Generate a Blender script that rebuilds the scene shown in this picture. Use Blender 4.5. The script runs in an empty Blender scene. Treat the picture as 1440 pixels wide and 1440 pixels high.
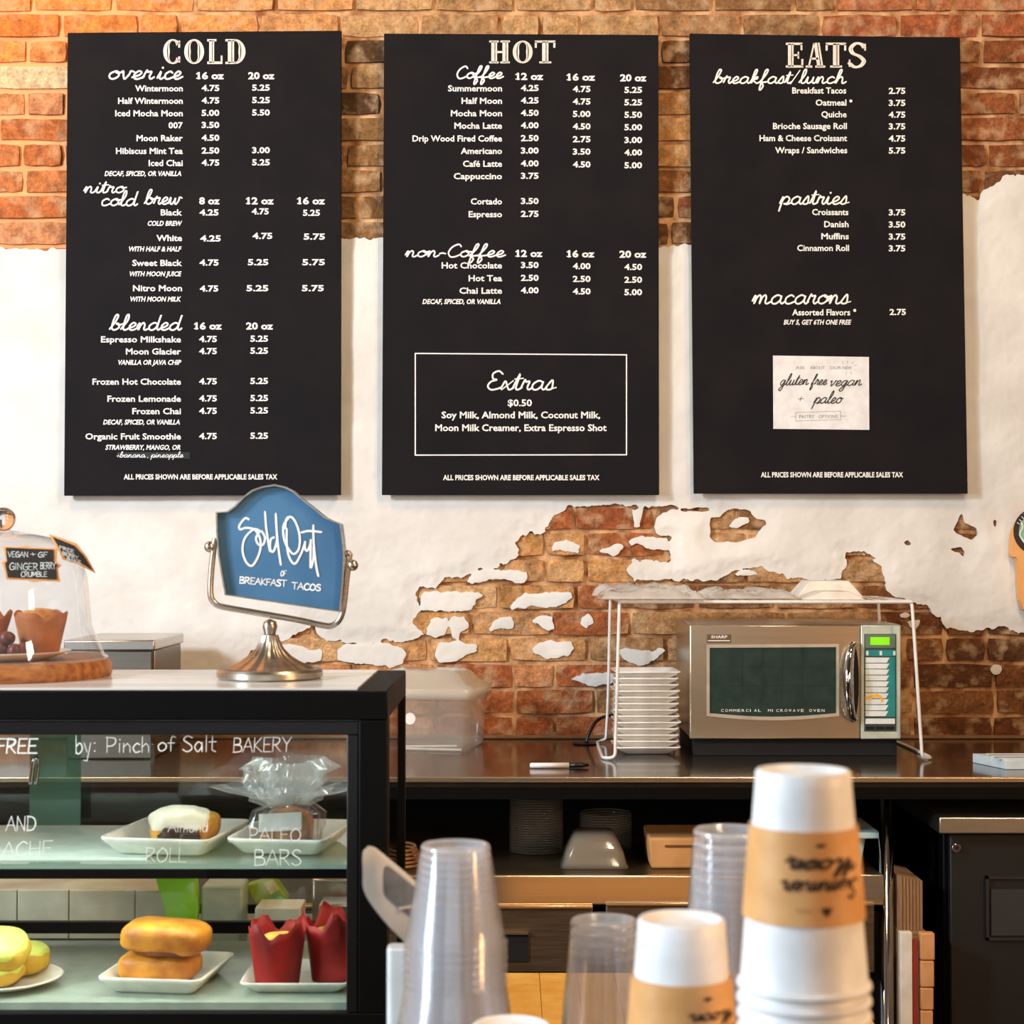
import bpy, bmesh, math, random
import numpy as np
from mathutils import Vector, Matrix, Euler, noise
PI = math.pi
random.seed(7)
SC = bpy.context.scene
COL = SC.collection

# ---------------------------------------------------------------- camera
FPX = 2400.0
PITCH = math.radians(1.3)
EYE = Vector((0.0, 0.0, 1.46))
cam_data = bpy.data.cameras.new('camera')
cam_data.sensor_width = 36.0
cam_data.lens = FPX / 1440.0 * 36.0
cam_data.clip_start = 0.05
cam_data.clip_end = 60
cam_data.dof.use_dof = True
cam_data.dof.focus_distance = 4.3
cam_data.dof.aperture_fstop = 12.0
cam = bpy.data.objects.new('camera', cam_data)
cam.location = EYE
cam.rotation_euler = (PI / 2 + PITCH, 0, 0)
COL.objects.link(cam)
SC.camera = cam
SC.view_settings.view_transform = 'Standard'
SC.view_settings.look = 'None'
SC.view_settings.exposure = -0.40
SC.cycles.transparent_max_bounces = 40
SC.view_settings.gamma = 1.0
SC.view_settings.use_curve_mapping = False

# ---------------------------------------------------------------- world and lights
world = bpy.data.worlds.new('world')
SC.world = world
world.use_nodes = True
world.node_tree.nodes['Background'].inputs[0].default_value = (0.8, 0.9, 1.0, 1)
world.node_tree.nodes['Background'].inputs[1].default_value = 1.0

def area_light(name, loc, target, sx, sy, power, color):
    l = bpy.data.lights.new(name, 'AREA')
    l.shape = 'RECTANGLE'; l.size = sx; l.size_y = sy; l.energy = power; l.color = color
    o = bpy.data.objects.new(name, l); COL.objects.link(o)
    o.location = loc
    o.rotation_euler = (Vector(target) - Vector(loc)).to_track_quat('-Z', 'Y').to_euler()
    return o
# daylight through the tall side window on the left, with an added unseen fill behind the camera
area_light('unseen_left_daylight', (-3.55, 1.0, 3.0), (0, 4.6, 1.7), 0.45, 0.6, 275, (0.76, 0.88, 1.0))
area_light('unseen_left_daylight', (-3.6, 0.1, 1.8), (0.2, 1.3, 1.2), 0.8, 1.4, 135, (0.78, 0.89, 1.0))  # second light added at the left to whiten the foreground cups
area_light('unseen_front_fill', (-0.6, -3.6, 2.3), (0, 4.6, 1.6), 3.4, 1.9, 22, (0.88, 0.94, 1.0))
# warm ceiling lights over the bar, then two added unseen warm lights
area_light('unseen_overhead_light', (-1.7, 3.0, 3.7), (-1.3, 4.6, 2.2), 0.35, 0.35, 32, (1.0, 0.62, 0.30))
area_light('unseen_overhead_light', (0.7, 2.5, 3.7), (0.4, 4.6, 1.2), 0.35, 0.35, 30, (1.0, 0.70, 0.40))
area_light('unseen_overhead_light', (1.1, 1.3, 3.3), (0.7, 4.4, 1.0), 0.4, 0.4, 46, (1.0, 0.84, 0.64))  # added to brighten the plates and microwave from the front
area_light('unseen_right_warm_light', (2.6, 0.3, 1.9), (0.2, 1.3, 1.2), 0.5, 0.9, 74, (1.0, 0.55, 0.24))  # added for the orange right side of the cups

# ---------------------------------------------------------------- mapping from a photo pixel to the point at depth y = d
CP, SP_ = math.cos(PITCH), math.sin(PITCH)
def P(px, py, d):
    u = (px - 720) / FPX; v = (720 - py) / FPX
    dy = CP - v * SP_; dz = SP_ + v * CP
    k = d / dy
    return Vector((u * k, d, EYE.z + dz * k))
def ZD(py, d): return P(720, py, d).z
def XD(px, d): return (px - 720) / FPX * d
def DZ(py, z):          # depth at which pixel row py meets height z
    v = (720 - py) / FPX
    return (z - EYE.z) * (CP - v * SP_) / (SP_ + v * CP)

# ---------------------------------------------------------------- mesh builder
class MB:
    def __init__(s): s.v = []; s.f = []
    def add(s, vs, fs):
        b = len(s.v); s.v += [Vector(p) for p in vs]; s.f += [[b + i for i in f] for f in fs]; return s
    def box(s, x0, x1, y0, y1, z0, z1):
        vs = [(x, y, z) for z in (z0, z1) for y in (y0, y1) for x in (x0, x1)]
        return s.add(vs, [(0,2,3,1),(4,5,7,6),(0,1,5,4),(2,6,7,3),(0,4,6,2),(1,3,7,5)])
    def hexa(s, a, b):      # two rings of points (same count) bridged and capped
        n = len(a)
        return s.add(list(a) + list(b), [[(i+1)%n, i, n+i, n+(i+1)%n] for i in range(n)] + [list(range(n)), [2*n-1-i for i in range(n)]])
    def loft(s, rings, cap0=True, cap1=True, close=False):
        n = len(rings[0]); vs = [p for r in rings for p in r]; fs = []
        m = len(rings)
        for k in range(m if close else m-1):
            a = k*n; b = ((k+1) % m)*n
            for i in range(n):
                j = (i+1) % n
                fs.append([a+i, a+j, b+j, b+i])
        if cap0 and not close: fs.append([n-1-i for i in range(n)])
        if cap1 and not close: fs.append([(m-1)*n+i for i in range(n)])
        return s.add(vs, fs)
    def lathe(s, prof, cx, cy, n=32, cap0=False, cap1=False, wob=None):
        rings = []
        for (r, z) in prof:
            ring = []
            for i in range(n):
                a = 2*PI*i/n
                rr, zz = (r, z) if wob is None else wob(r, z, a)
                ring.append(Vector((cx + rr*math.cos(a), cy + rr*math.sin(a), zz)))
            rings.append(ring)
        return s.loft(rings, cap0, cap1)
    def tube(s, pts, r, n=8, closed=False, caps=True):
        pts = [Vector(p) for p in pts]; m = len(pts); rings = []; up = None
        for i in range(m):
            if closed: t = pts[(i+1)%m] - pts[i-1]
            else: t = pts[min(i+1, m-1)] - pts[max(i-1, 0)]
            t.normalize()
            if up is None: up = t.orthogonal().normalized()
            else:
                up = up - t*up.dot(t)
                up = up.normalized() if up.length > 1e-6 else t.orthogonal().normalized()
            w = t.cross(up)
            rr = r[i] if isinstance(r, (list, tuple)) else r
            rings.append([pts[i] + (up*math.cos(2*PI*k/n) + w*math.sin(2*PI*k/n))*rr for k in range(n)])
        return s.loft(rings, caps, caps, closed)
    def sphere(s, c, r, sc=(1,1,1), nu=20, nv=12, warp=None):
        c = Vector(c); rings = []
        vs = [c + Vector((0,0,-r*sc[2]))]
        for j in range(1, nv):
            t = -PI/2 + PI*j/nv
            for i in range(nu):
                a = 2*PI*i/nu
                vs.append(c + Vector((r*sc[0]*math.cos(t)*math.cos(a), r*sc[1]*math.cos(t)*math.sin(a), r*sc[2]*math.sin(t))))
        vs.append(c + Vector((0,0,r*sc[2])))
        if warp: vs = [warp(p, c) for p in vs]
        fs = [[0, 1+(i+1)%nu, 1+i] for i in range(nu)]
        for j in range(nv-2):
            a = 1+j*nu; b = a+nu
            for i in range(nu): fs.append([a+i, a+(i+1)%nu, b+(i+1)%nu, b+i])
        a = 1+(nv-2)*nu; top = len(vs)-1
        for i in range(nu): fs.append([a+i, a+(i+1)%nu, top])
        return s.add(vs, fs)
    def mesh(s, name, off=Vector()):
        me = bpy.data.meshes.new(name)
        me.from_pydata([tuple(p - off) for p in s.v], [], s.f)
        return me

def fixn(me):
    bm = bmesh.new(); bm.from_mesh(me); bmesh.ops.recalc_face_normals(bm, faces=bm.faces); bm.to_mesh(me); bm.free()

ROOT = {}
def root_loc(o): return ROOT.get(o.name, Vector())
def thing(name, label, cat, loc, group=None, rz=0, kind=None):
    o = bpy.data.objects.new(name, None); COL.objects.link(o)
    o.empty_display_size = 0.02
    o.location = loc; o.rotation_euler.z = rz; ROOT[o.name] = Vector(loc)
    o['label'] = label; o['category'] = cat
    if group: o['group'] = group
    if kind: o['kind'] = kind
    return o
def tag(o, label, cat=None, group=None, kind=None):
    if label: o['label'] = label
    if cat: o['category'] = cat
    if group: o['group'] = group
    if kind: o['kind'] = kind
    return o
def part(name, mb, m, parent=None, smooth=False, bevel=0, label=None, off=None, seg=2, fix=True, sub=0, solid=0):
    if off is None: off = root_loc(parent) if parent else Vector()
    me = mb.mesh(name, off) if isinstance(mb, MB) else mb
    if fix: fixn(me)
    me.materials.append(m)
    if smooth: me.polygons.foreach_set('use_smooth', [True]*len(me.polygons))
    o = bpy.data.objects.new(name, me); COL.objects.link(o)
    if parent: o.parent = parent
    ROOT[o.name] = off
    if solid:
        md = o.modifiers.new('solid', 'SOLIDIFY'); md.thickness = solid; md.offset = 0
    if sub:
        md = o.modifiers.new('sub', 'SUBSURF'); md.levels = sub; md.render_levels = sub
    if bevel:
        md = o.modifiers.new('bevel', 'BEVEL'); md.width = bevel; md.segments = seg; md.limit_method = 'ANGLE'
        if smooth or seg > 1:
            me.polygons.foreach_set('use_smooth', [True]*len(me.polygons))
            try: me.set_sharp_from_angle(angle=math.radians(50))
            except Exception: pass
    if label: o['label'] = label
    return o
def single(name, mb, m, label, cat, loc, group=None, **k):
    o = part(name, mb, m, None, off=Vector(loc), **k); o.location = loc
    return tag(o, label, cat, group)
def kids(o): return [c for c in o.children]
def dup(o, loc=None, rz=None, label=None, parent=None):
    c = o.copy(); COL.objects.link(c)
    if parent: c.parent = parent
    if loc is not None: c.location = loc
    if rz is not None: c.rotation_euler.z = rz
    if label: c['label'] = label
    for ch in kids(o): dup(ch, parent=c)
    return c
ORD = ['topmost','second from the top','third from the top','fourth from the top','fifth from the top','sixth from the top','seventh from the top','eighth from the top','ninth from the top','tenth from the top','eleventh from the top','twelfth from the top','thirteenth from the top','fourteenth from the top','fifteenth from the top','sixteenth from the top','seventeenth from the top','eighteenth from the top','nineteenth from the top','twentieth from the top','twenty first from the top','twenty second from the top','twenty third from the top','twenty fourth from the top','twenty fifth from the top']

class MBL(MB):
    """collects painted strokes and hands them over as one part per written line"""
    def __init__(s, t, m): super().__init__(); s.t = t; s.m = m
    def flush(s, name='menu_line'):
        if s.v:
            q = MB(); q.v = s.v; q.f = s.f; part(name, q, s.m, s.t, fix=False)
        s.v = []; s.f = []
# ---------------------------------------------------------------- materials
def lin(c):
    return tuple(((x/255)/12.92 if x/255 <= .04045 else ((x/255+.055)/1.055)**2.4) for x in c) + (1,)
def mat(name, c, c2=None, rough=.5, metal=0, scale=30, bump=0, bscale=None, trans=0, ior=1.45, coat=0, alpha=1, emit=None, estr=0, lo=.35, hi=.65, stretch=None, sub=0, spec=None):
    m = bpy.data.materials.new(name); m.use_nodes = True
    nt = m.node_tree; b = nt.nodes['Principled BSDF']
    tc = nt.nodes.new('ShaderNodeTexCoord'); mp = nt.nodes.new('ShaderNodeMapping')
    nt.links.new(tc.outputs['Object'], mp.inputs[0])
    if stretch: mp.inputs['Scale'].default_value = stretch
    nz = nt.nodes.new('ShaderNodeTexNoise'); nz.inputs['Scale'].default_value = scale; nz.inputs['Detail'].default_value = 4
    nt.links.new(mp.outputs[0], nz.inputs['Vector'])
    mr = nt.nodes.new('ShaderNodeMapRange'); mr.inputs[1].default_value = lo; mr.inputs[2].default_value = hi
    nt.links.new(nz.outputs[0], mr.inputs[0])
    mx = nt.nodes.new('ShaderNodeMix'); mx.data_type = 'RGBA'
    if c2 is None: c2 = tuple(x*.93 for x in c)
    mx.inputs[6].default_value = lin(c); mx.inputs[7].default_value = lin(c2)
    nt.links.new(mr.outputs[0], mx.inputs[0]); nt.links.new(mx.outputs[2], b.inputs['Base Color'])
    b.inputs['Roughness'].default_value = rough; b.inputs['Metallic'].default_value = metal
    b.inputs['IOR'].default_value = ior
    if trans: b.inputs['Transmission Weight'].default_value = trans
    if coat: b.inputs['Coat Weight'].default_value = coat; b.inputs['Coat Roughness'].default_value = .08
    if alpha < 1: b.inputs['Alpha'].default_value = alpha
    if sub:
        b.inputs['Subsurface Weight'].default_value = sub; b.inputs['Subsurface Radius'].default_value = (.01,.006,.004)
    if spec is not None: b.inputs['Specular IOR Level'].default_value = spec
    if emit: b.inputs['Emission Color'].default_value = lin(emit); b.inputs['Emission Strength'].default_value = estr
    if bump:
        n2 = nt.nodes.new('ShaderNodeTexNoise'); n2.inputs['Scale'].default_value = bscale or scale*2; n2.inputs['Detail'].default_value = 5
        nt.links.new(mp.outputs[0], n2.inputs['Vector'])
        bp = nt.nodes.new('ShaderNodeBump'); bp.inputs['Strength'].default_value = bump; bp.inputs['Distance'].default_value = .004
        nt.links.new(n2.outputs[0], bp.inputs['Height']); nt.links.new(bp.outputs[0], b.inputs['Normal'])
    return m
def glass_mat(name, tint=(1,1,1), refl=.9, milk=0, milkc=(225,230,235), rough=.03, ior=1.45):
    """thin clear sheet: transparent with fresnel gloss and an optional milky share"""
    m = bpy.data.materials.new(name); m.use_nodes = True; nt = m.node_tree
    nt.nodes.remove(nt.nodes['Principled BSDF']); out = nt.nodes['Material Output']
    tr = nt.nodes.new('ShaderNodeBsdfTransparent'); tr.inputs[0].default_value = tint + (1,)
    gl = nt.nodes.new('ShaderNodeBsdfGlossy'); gl.inputs[0].default_value = (refl,refl,refl,1); gl.inputs[1].default_value = rough
    fr = nt.nodes.new('ShaderNodeFresnel'); fr.inputs[0].default_value = ior
    nz = nt.nodes.new('ShaderNodeTexNoise'); nz.inputs['Scale'].default_value = 40
    bp = nt.nodes.new('ShaderNodeBump'); bp.inputs['Strength'].default_value = .02; nt.links.new(nz.outputs[0], bp.inputs['Height'])
    nt.links.new(bp.outputs[0], gl.inputs['Normal'])
    gm = nt.nodes.new('ShaderNodeNewGeometry'); io = nt.nodes.new('ShaderNodeMapRange')   # same fresnel from either side of a thin sheet
    io.inputs[3].default_value = ior; io.inputs[4].default_value = 1/ior
    nt.links.new(gm.outputs['Backfacing'], io.inputs[0]); nt.links.new(io.outputs[0], fr.inputs[0])
    mx = nt.nodes.new('ShaderNodeMixShader'); nt.links.new(fr.outputs[0], mx.inputs[0])
    last = tr
    if milk:
        df = nt.nodes.new('ShaderNodeBsdfPrincipled'); df.inputs['Base Color'].default_value = lin(milkc); df.inputs['Roughness'].default_value = .25
        tl = nt.nodes.new('ShaderNodeBsdfTranslucent'); tl.inputs[0].default_value = lin(milkc)
        m3 = nt.nodes.new('ShaderNodeMixShader'); m3.inputs[0].default_value = .4
        nt.links.new(df.outputs[0], m3.inputs[1]); nt.links.new(tl.outputs[0], m3.inputs[2])
        m2 = nt.nodes.new('ShaderNodeMixShader'); m2.inputs[0].default_value = milk
        nt.links.new(tr.outputs[0], m2.inputs[1]); nt.links.new(m3.outputs[0], m2.inputs[2]); last = m2
    nt.links.new(last.outputs[0], mx.inputs[1]); nt.links.new(gl.outputs[0], mx.inputs[2])
    nt.links.new(mx.outputs[0], out.inputs[0])
    return m

def brick_mat():
    m = mat('fired_brick', (200,140,90), rough=.92)
    nt = m.node_tree; b = nt.nodes['Principled BSDF']
    for l in list(b.inputs['Base Color'].links): nt.links.remove(l)
    oi = nt.nodes.new('ShaderNodeObjectInfo'); geo = nt.nodes.new('ShaderNodeNewGeometry')
    n1 = nt.nodes.new('ShaderNodeTexNoise'); n1.inputs['Scale'].default_value = 34; n1.inputs['Detail'].default_value = 6; n1.inputs['Roughness'].default_value = .7
    n2 = nt.nodes.new('ShaderNodeTexNoise'); n2.inputs['Scale'].default_value = 120; n2.inputs['Detail'].default_value = 5
    n3 = nt.nodes.new('ShaderNodeTexNoise'); n3.inputs['Scale'].default_value = 24; n3.inputs['Detail'].default_value = 5
    for n in (n1, n2, n3): nt.links.new(geo.outputs['Position'], n.inputs['Vector'])
    r1 = nt.nodes.new('ShaderNodeMapRange'); r1.inputs[1].default_value = .3; r1.inputs[2].default_value = .7; r1.inputs[3].default_value = .45; r1.inputs[4].default_value = 1.4
    nt.links.new(n1.outputs[0], r1.inputs[0])
    r2 = nt.nodes.new('ShaderNodeMapRange'); r2.inputs[1].default_value = .3; r2.inputs[2].default_value = .7; r2.inputs[3].default_value = .8; r2.inputs[4].default_value = 1.2
    nt.links.new(n2.outputs[0], r2.inputs[0])
    mu = nt.nodes.new('ShaderNodeMath'); mu.operation = 'MULTIPLY'; nt.links.new(r1.outputs[0], mu.inputs[0]); nt.links.new(r2.outputs[0], mu.inputs[1])
    vm = nt.nodes.new('ShaderNodeVectorMath'); vm.operation = 'SCALE'
    nt.links.new(oi.outputs['Color'], vm.inputs[0]); nt.links.new(mu.outputs[0], vm.inputs['Scale'])
    # pale lime bloom left on the faces
    r3 = nt.nodes.new('ShaderNodeMapRange'); r3.inputs[1].default_value = .5; r3.inputs[2].default_value = .7; r3.inputs[4].default_value = .6
    nt.links.new(n3.outputs[0], r3.inputs[0])
    mx = nt.nodes.new('ShaderNodeMix'); mx.data_type = 'RGBA'; mx.inputs[7].default_value = lin((214,180,138))
    nt.links.new(r3.outputs[0], mx.inputs[0]); nt.links.new(vm.outputs[0], mx.inputs[6]); nt.links.new(mx.outputs[2], b.inputs['Base Color'])
    n4 = nt.nodes.new('ShaderNodeTexNoise'); n4.inputs['Scale'].default_value = 48; n4.inputs['Detail'].default_value = 8; n4.inputs['Roughness'].default_value = .65
    nt.links.new(geo.outputs['Position'], n4.inputs['Vector'])
    bp = nt.nodes.new('ShaderNodeBump'); bp.inputs['Strength'].default_value = 1; bp.inputs['Distance'].default_value = .013
    nt.links.new(n4.outputs[0], bp.inputs['Height']); nt.links.new(bp.outputs[0], b.inputs['Normal'])
    return m

M_BRICK = brick_mat()
M_MORTAR = mat('lime_mortar', (214,168,120), (136,84,44), rough=.95, scale=22, bump=1, bscale=60)
def tint_mortar():      # warm light painted into the upper left joints, orange like the bricks there
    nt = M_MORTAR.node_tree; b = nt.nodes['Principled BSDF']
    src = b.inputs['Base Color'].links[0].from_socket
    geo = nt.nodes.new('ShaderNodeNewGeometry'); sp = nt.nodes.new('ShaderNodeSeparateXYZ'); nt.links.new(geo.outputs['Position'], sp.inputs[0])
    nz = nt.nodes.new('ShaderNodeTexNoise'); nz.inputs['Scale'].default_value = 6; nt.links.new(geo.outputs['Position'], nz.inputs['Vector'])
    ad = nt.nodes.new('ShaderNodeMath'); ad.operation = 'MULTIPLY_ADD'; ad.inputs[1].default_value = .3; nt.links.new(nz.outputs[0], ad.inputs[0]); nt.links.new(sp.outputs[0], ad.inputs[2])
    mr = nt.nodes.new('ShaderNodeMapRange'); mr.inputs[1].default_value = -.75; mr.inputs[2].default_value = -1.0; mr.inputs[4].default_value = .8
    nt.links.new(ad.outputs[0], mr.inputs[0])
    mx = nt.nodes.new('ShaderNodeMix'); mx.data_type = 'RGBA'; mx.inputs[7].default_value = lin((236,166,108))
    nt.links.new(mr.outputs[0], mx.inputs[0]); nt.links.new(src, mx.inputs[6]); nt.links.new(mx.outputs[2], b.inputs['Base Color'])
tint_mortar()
M_PLASTER = mat('old_white_plaster', (222,219,213), (208,204,197), rough=.85, scale=6, bump=.5, bscale=30)
M_BOARD = mat('chalkboard_black', (27,24,26), (22,21,24), rough=.75, scale=8, spec=.12)
M_PAINT = mat('white_lettering_paint', (240,238,232), rough=.6)
M_PAINT_WARM = mat('white_serif_paint', (228,220,208), (205,196,182), rough=.6, scale=80)
M_BLACK = mat('black_steel_frame', (9,7,6), (7,6,5), rough=.5, scale=20, spec=.12)
M_BLACKTAPE = mat('black_tape', (8,8,8), rough=.4)
M_CTR = mat('dark_counter_laminate', (36,29,24), (28,22,18), rough=.2, scale=60, coat=.5)
M_STEEL = mat('brushed_steel', (206,200,190), (198,192,182), rough=.3, metal=1, scale=12, stretch=(1,1,30))
M_STEELW = mat('warm_stainless', (236,212,180), (230,204,170), rough=.24, metal=.95, scale=6, stretch=(1,1,40))
M_CHROME = mat('chrome', (225,225,228), rough=.06, metal=1)
M_PEWTER = mat('brushed_pewter', (196,186,170), (168,158,144), rough=.3, metal=1, scale=25, stretch=(1,1,6))
M_WHITE = mat('white_ceramic', (248,244,236), rough=.28, coat=.3)
M_CREAM = mat('cream_panel', (196,184,158), (186,172,146), rough=.5)
M_PAPERCUP = mat('white_paper_cup', (240,240,238), rough=.42)
M_KRAFT = mat('kraft_sleeve', (222,168,106), (208,150,88), rough=.5, scale=40)
M_INK = mat('dark_brown_ink', (58,34,22), rough=.8)
M_WIRE = mat('white_coated_wire', (232,228,222), rough=.3, coat=.4)
M_WOOD = mat('acacia_wood', (178,118,66), (134,78,36), rough=.45, scale=8, stretch=(1,12,12))
M_BUTCHER = mat('yellow_butcher_block', (252,206,110), (240,184,78), rough=.5, scale=22)
M_GLASS = glass_mat('clear_glass', (.97,.985,.975))
M_DOME = glass_mat('dome_glass', (.96,.97,.98), milk=.05, ior=1.5)
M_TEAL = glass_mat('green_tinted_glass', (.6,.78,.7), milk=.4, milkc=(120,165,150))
M_SHELFG = glass_mat('shelf_glass', (.82,.93,.88), milk=.55, milkc=(205,228,215))
M_CUP = glass_mat('clear_plastic_cup', (.985,.985,.99), milk=.10, milkc=(236,237,238), rough=.1, ior=1.42)
M_CUPB = glass_mat('clear_plastic_cup_base', (.97,.97,.975), milk=.42, milkc=(240,243,248), rough=.08, ior=1.5)
M_BIN = glass_mat('clear_food_bin_plastic', (.93,.91,.88), milk=.28, milkc=(232,226,214), rough=.12)
M_LID = glass_mat('frosted_lid_plastic', (.9,.88,.84), milk=.62, milkc=(236,228,212), rough=.2)
M_FILMC = glass_mat('clear_film', (.96,.96,.95), milk=.05, rough=.08, ior=1.5)
M_FILM = glass_mat('crinkled_film', (.97,.97,.97), milk=.17, milkc=(225,232,232), rough=.1, ior=1.5)
M_BAG = glass_mat('cloudy_bag', (.97,.97,.96), milk=.6, milkc=(252,250,246), rough=.15)
# ---------------------------------------------------------------- strokes and lettering
def smooth(pts, k=6, closed=False):
    pts = [Vector((p[0], p[1])) for p in pts]; n = len(pts); out = []
    if n < 3: return pts
    rng = range(n if closed else n-1)
    for i in rng:
        p0 = pts[(i-1) % n] if closed or i > 0 else pts[0]
        p1 = pts[i]; p2 = pts[(i+1) % n]
        p3 = pts[(i+2) % n] if closed or i+2 < n else pts[-1]
        for j in range(k):
            t = j/k
            out.append(.5*((2*p1) + (p2-p0)*t + (2*p0-5*p1+4*p2-p3)*t*t + (3*p1-p0-3*p2+p3)*t**3))
    if not closed: out.append(pts[-1])
    return out
def ribbon(mb, pts, w, fn, closed=False):
    """flat painted stroke; fn maps a 2D point to the surface"""
    n = len(pts)
    if n == 1 or (n == 2 and (pts[0]-pts[1]).length < 1e-6):
        c = pts[0]; mb.add([fn(c.x + w*.65*math.cos(a*PI/4), c.y + w*.65*math.sin(a*PI/4)) for a in range(8)], [list(range(8))]); return
    ext = []
    P2 = list(pts)
    if not closed:
        a = (P2[0]-P2[1]); b = (P2[-1]-P2[-2])
        if a.length: P2[0] = P2[0] + a.normalized()*w*.3
        if b.length: P2[-1] = P2[-1] + b.normalized()*w*.3
    vs = []; fs = []
    lift = getattr(mb, 'lift', 0.0)
    for i in range(n):
        if closed: t = P2[(i+1)%n] - P2[i-1]
        else: t = P2[min(i+1, n-1)] - P2[max(i-1, 0)]
        if t.length < 1e-9: t = Vector((1,0))
        t.normalize(); q = Vector((-t.y, t.x))
        ww = w*.5
        if not closed and (i == 0 or i == n-1): ww = w*.32
        a = P2[i] + q*ww; b = P2[i] - q*ww
        lv = Vector((0, -lift - i*5e-6, 0)); vs += [fn(a.x, a.y)+lv, fn(b.x, b.y)+lv]   # strokes lie over one another, never in one plane
    for i in range(n if closed else n-1):
        j = (i+1) % n
        fs.append([2*i, 2*i+1, 2*j+1, 2*j])
    mb.lift = (lift + 3e-5) % 4e-4
    mb.add(vs, fs)

CUR = {
'a':(1.05,[[(.78,.85),(.45,1),(.1,.6),(.15,.1),(.45,0),(.75,.4),(.8,.95),(.78,.3),(.95,0),(1.15,.25)]]),
'b':(1.0,[[(0,.1),(.35,1.1),(.5,2),(.3,2.1),(.17,1.4),(.17,.3),(.45,0),(.8,.35),(.7,.85),(.5,.9),(.75,.7),(1.1,.85)]]),
'c':(.85,[[(.75,.8),(.5,1),(.15,.65),(.2,.1),(.5,0),(.95,.3)]]),
'd':(1.05,[[(.75,.85),(.45,1),(.1,.6),(.15,.1),(.45,0),(.75,.5),(.88,2.1),(.8,.4),(.95,0),(1.15,.25)]]),
'e':(.8,[[(0,.2),(.5,.5),(.62,.85),(.38,1),(.13,.55),(.22,.07),(.5,0),(.9,.3)]]),
'f':(.75,[[(0,.1),(.45,1.3),(.55,2.05),(.35,2.05),(.25,1.2),(.15,-.8),(.3,-1),(.45,-.4),(.25,.05),(.85,.25)]]),
'g':(1.0,[[(.75,.85),(.45,1),(.1,.6),(.2,.1),(.5,.1),(.78,.95),(.7,-.6),(.45,-1),(.2,-.75),(.5,-.2),(1.1,.25)]]),
'h':(1.05,[[(0,.1),(.38,1.3),(.45,2.05),(.27,2),(.18,1),(.15,0),(.3,.7),(.58,1),(.72,.7),(.75,.1),(.92,0),(1.15,.25)]]),
'i':(.55,[[(0,.1),(.22,1),(.2,.2),(.38,0),(.62,.25)],[(.3,1.5)]]),
'k':(.95,[[(0,.1),(.38,1.3),(.45,2.05),(.27,2),(.18,1),(.15,0),(.3,.6),(.62,1),(.62,.7),(.3,.5),(.7,0),(1.0,.25)]]),
'l':(.6,[[(0,.1),(.42,1.3),(.42,2.1),(.25,2),(.18,1),(.22,.15),(.42,0),(.7,.25)]]),
'm':(1.45,[[(0,.3),(.12,.9),(.2,.8),(.18,0),(.3,.7),(.5,1),(.62,.7),(.6,0),(.72,.7),(.92,1),(1.05,.7),(1.05,.15),(1.22,0),(1.5,.25)]]),
'n':(1.0,[[(0,.3),(.12,.9),(.2,.8),(.18,0),(.3,.7),(.5,1),(.65,.7),(.65,.15),(.82,0),(1.1,.25)]]),
'o':(.9,[[(.5,1),(.15,.7),(.15,.2),(.45,0),(.78,.35),(.72,.85),(.5,1),(.62,.78),(1.0,.85)]]),
'p':(.95,[[(0,.1),(.2,1),(.08,-1),(.2,.5),(.5,1),(.8,.65),(.62,.08),(.35,.08),(.7,-.02),(1.05,.25)]]),
'r':(.75,[[(0,.1),(.18,1.1),(.28,.88),(.55,.92),(.48,.3),(.62,0),(.85,.25)]]),
's':(.7,[[(0,.1),(.38,1.08),(.5,.55),(.48,.1),(.2,0),(.08,.15)],[(.3,0),(.8,.25)]]),
't':(.6,[[(0,.1),(.32,1.8),(.24,.3),(.4,0),(.7,.25)],[(.02,1.2),(.62,1.28)]]),
'u':(1.05,[[(0,.1),(.18,1),(.18,.2),(.4,0),(.65,.4),(.72,1),(.72,.2),(.88,0),(1.15,.25)]]),
'v':(.9,[[(0,.8),(.15,1),(.25,.4),(.4,0),(.65,.6),(.7,1),(1,.88)]]),
'w':(1.25,[[(0,.1),(.15,1),(.2,.2),(.4,0),(.6,.5),(.65,.9),(.68,.2),(.85,0),(1.05,.5),(1.08,1),(1.35,.88)]]),
'x':(.85,[[(0,.1),(.2,.95),(.4,.5),(.62,0),(.95,.25)],[(.78,1),(.08,0)]]),
'y':(1.0,[[(0,.1),(.18,1),(.2,.2),(.45,0),(.7,.5),(.75,1),(.65,-.6),(.4,-1),(.2,-.7),(.6,-.1),(1.05,.25)]]),
'z':(.8,[[(0,.8),(.2,1),(.6,.95),(.1,0),(.5,.05),(.85,.2)]]),
'C':(1.15,[[(1.1,1.7),(.8,2.1),(.3,1.6),(.12,.7),(.4,0),(.8,0),(1.25,.4)]]),
'E':(1.05,[[(.95,1.75),(.6,2.1),(.22,1.8),(.3,1.25),(.6,1.12),(.2,.9),(.05,.4),(.35,0),(.8,.1),(1.1,.3)]]),
'S':(1.0,[[(1,1.7),(.7,2.1),(.3,1.7),(.65,1.05),(.75,.4),(.4,0),(.0,.3)]]),
'M':(1.6,[[(-.4,.9),(-.1,1.3),(.2,.9),(.0,.5),(.2,.9),(.5,2.1),(.45,0),(1.1,2.0),(1.0,.4),(1.2,0),(1.6,.3)]]),
'-':(.75,[[(.1,.5),(.35,.62),(.65,.5)]]), '/':(.8,[[(0,-.1),(.6,2.0)]]), ' ':(.55,[]),
'+':(.8,[[(.35,.1),(.4,.95)],[(.05,.5),(.7,.55)]]), ',':(.3,[[(.15,.05),(.08,-.3)]]),
}
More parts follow.
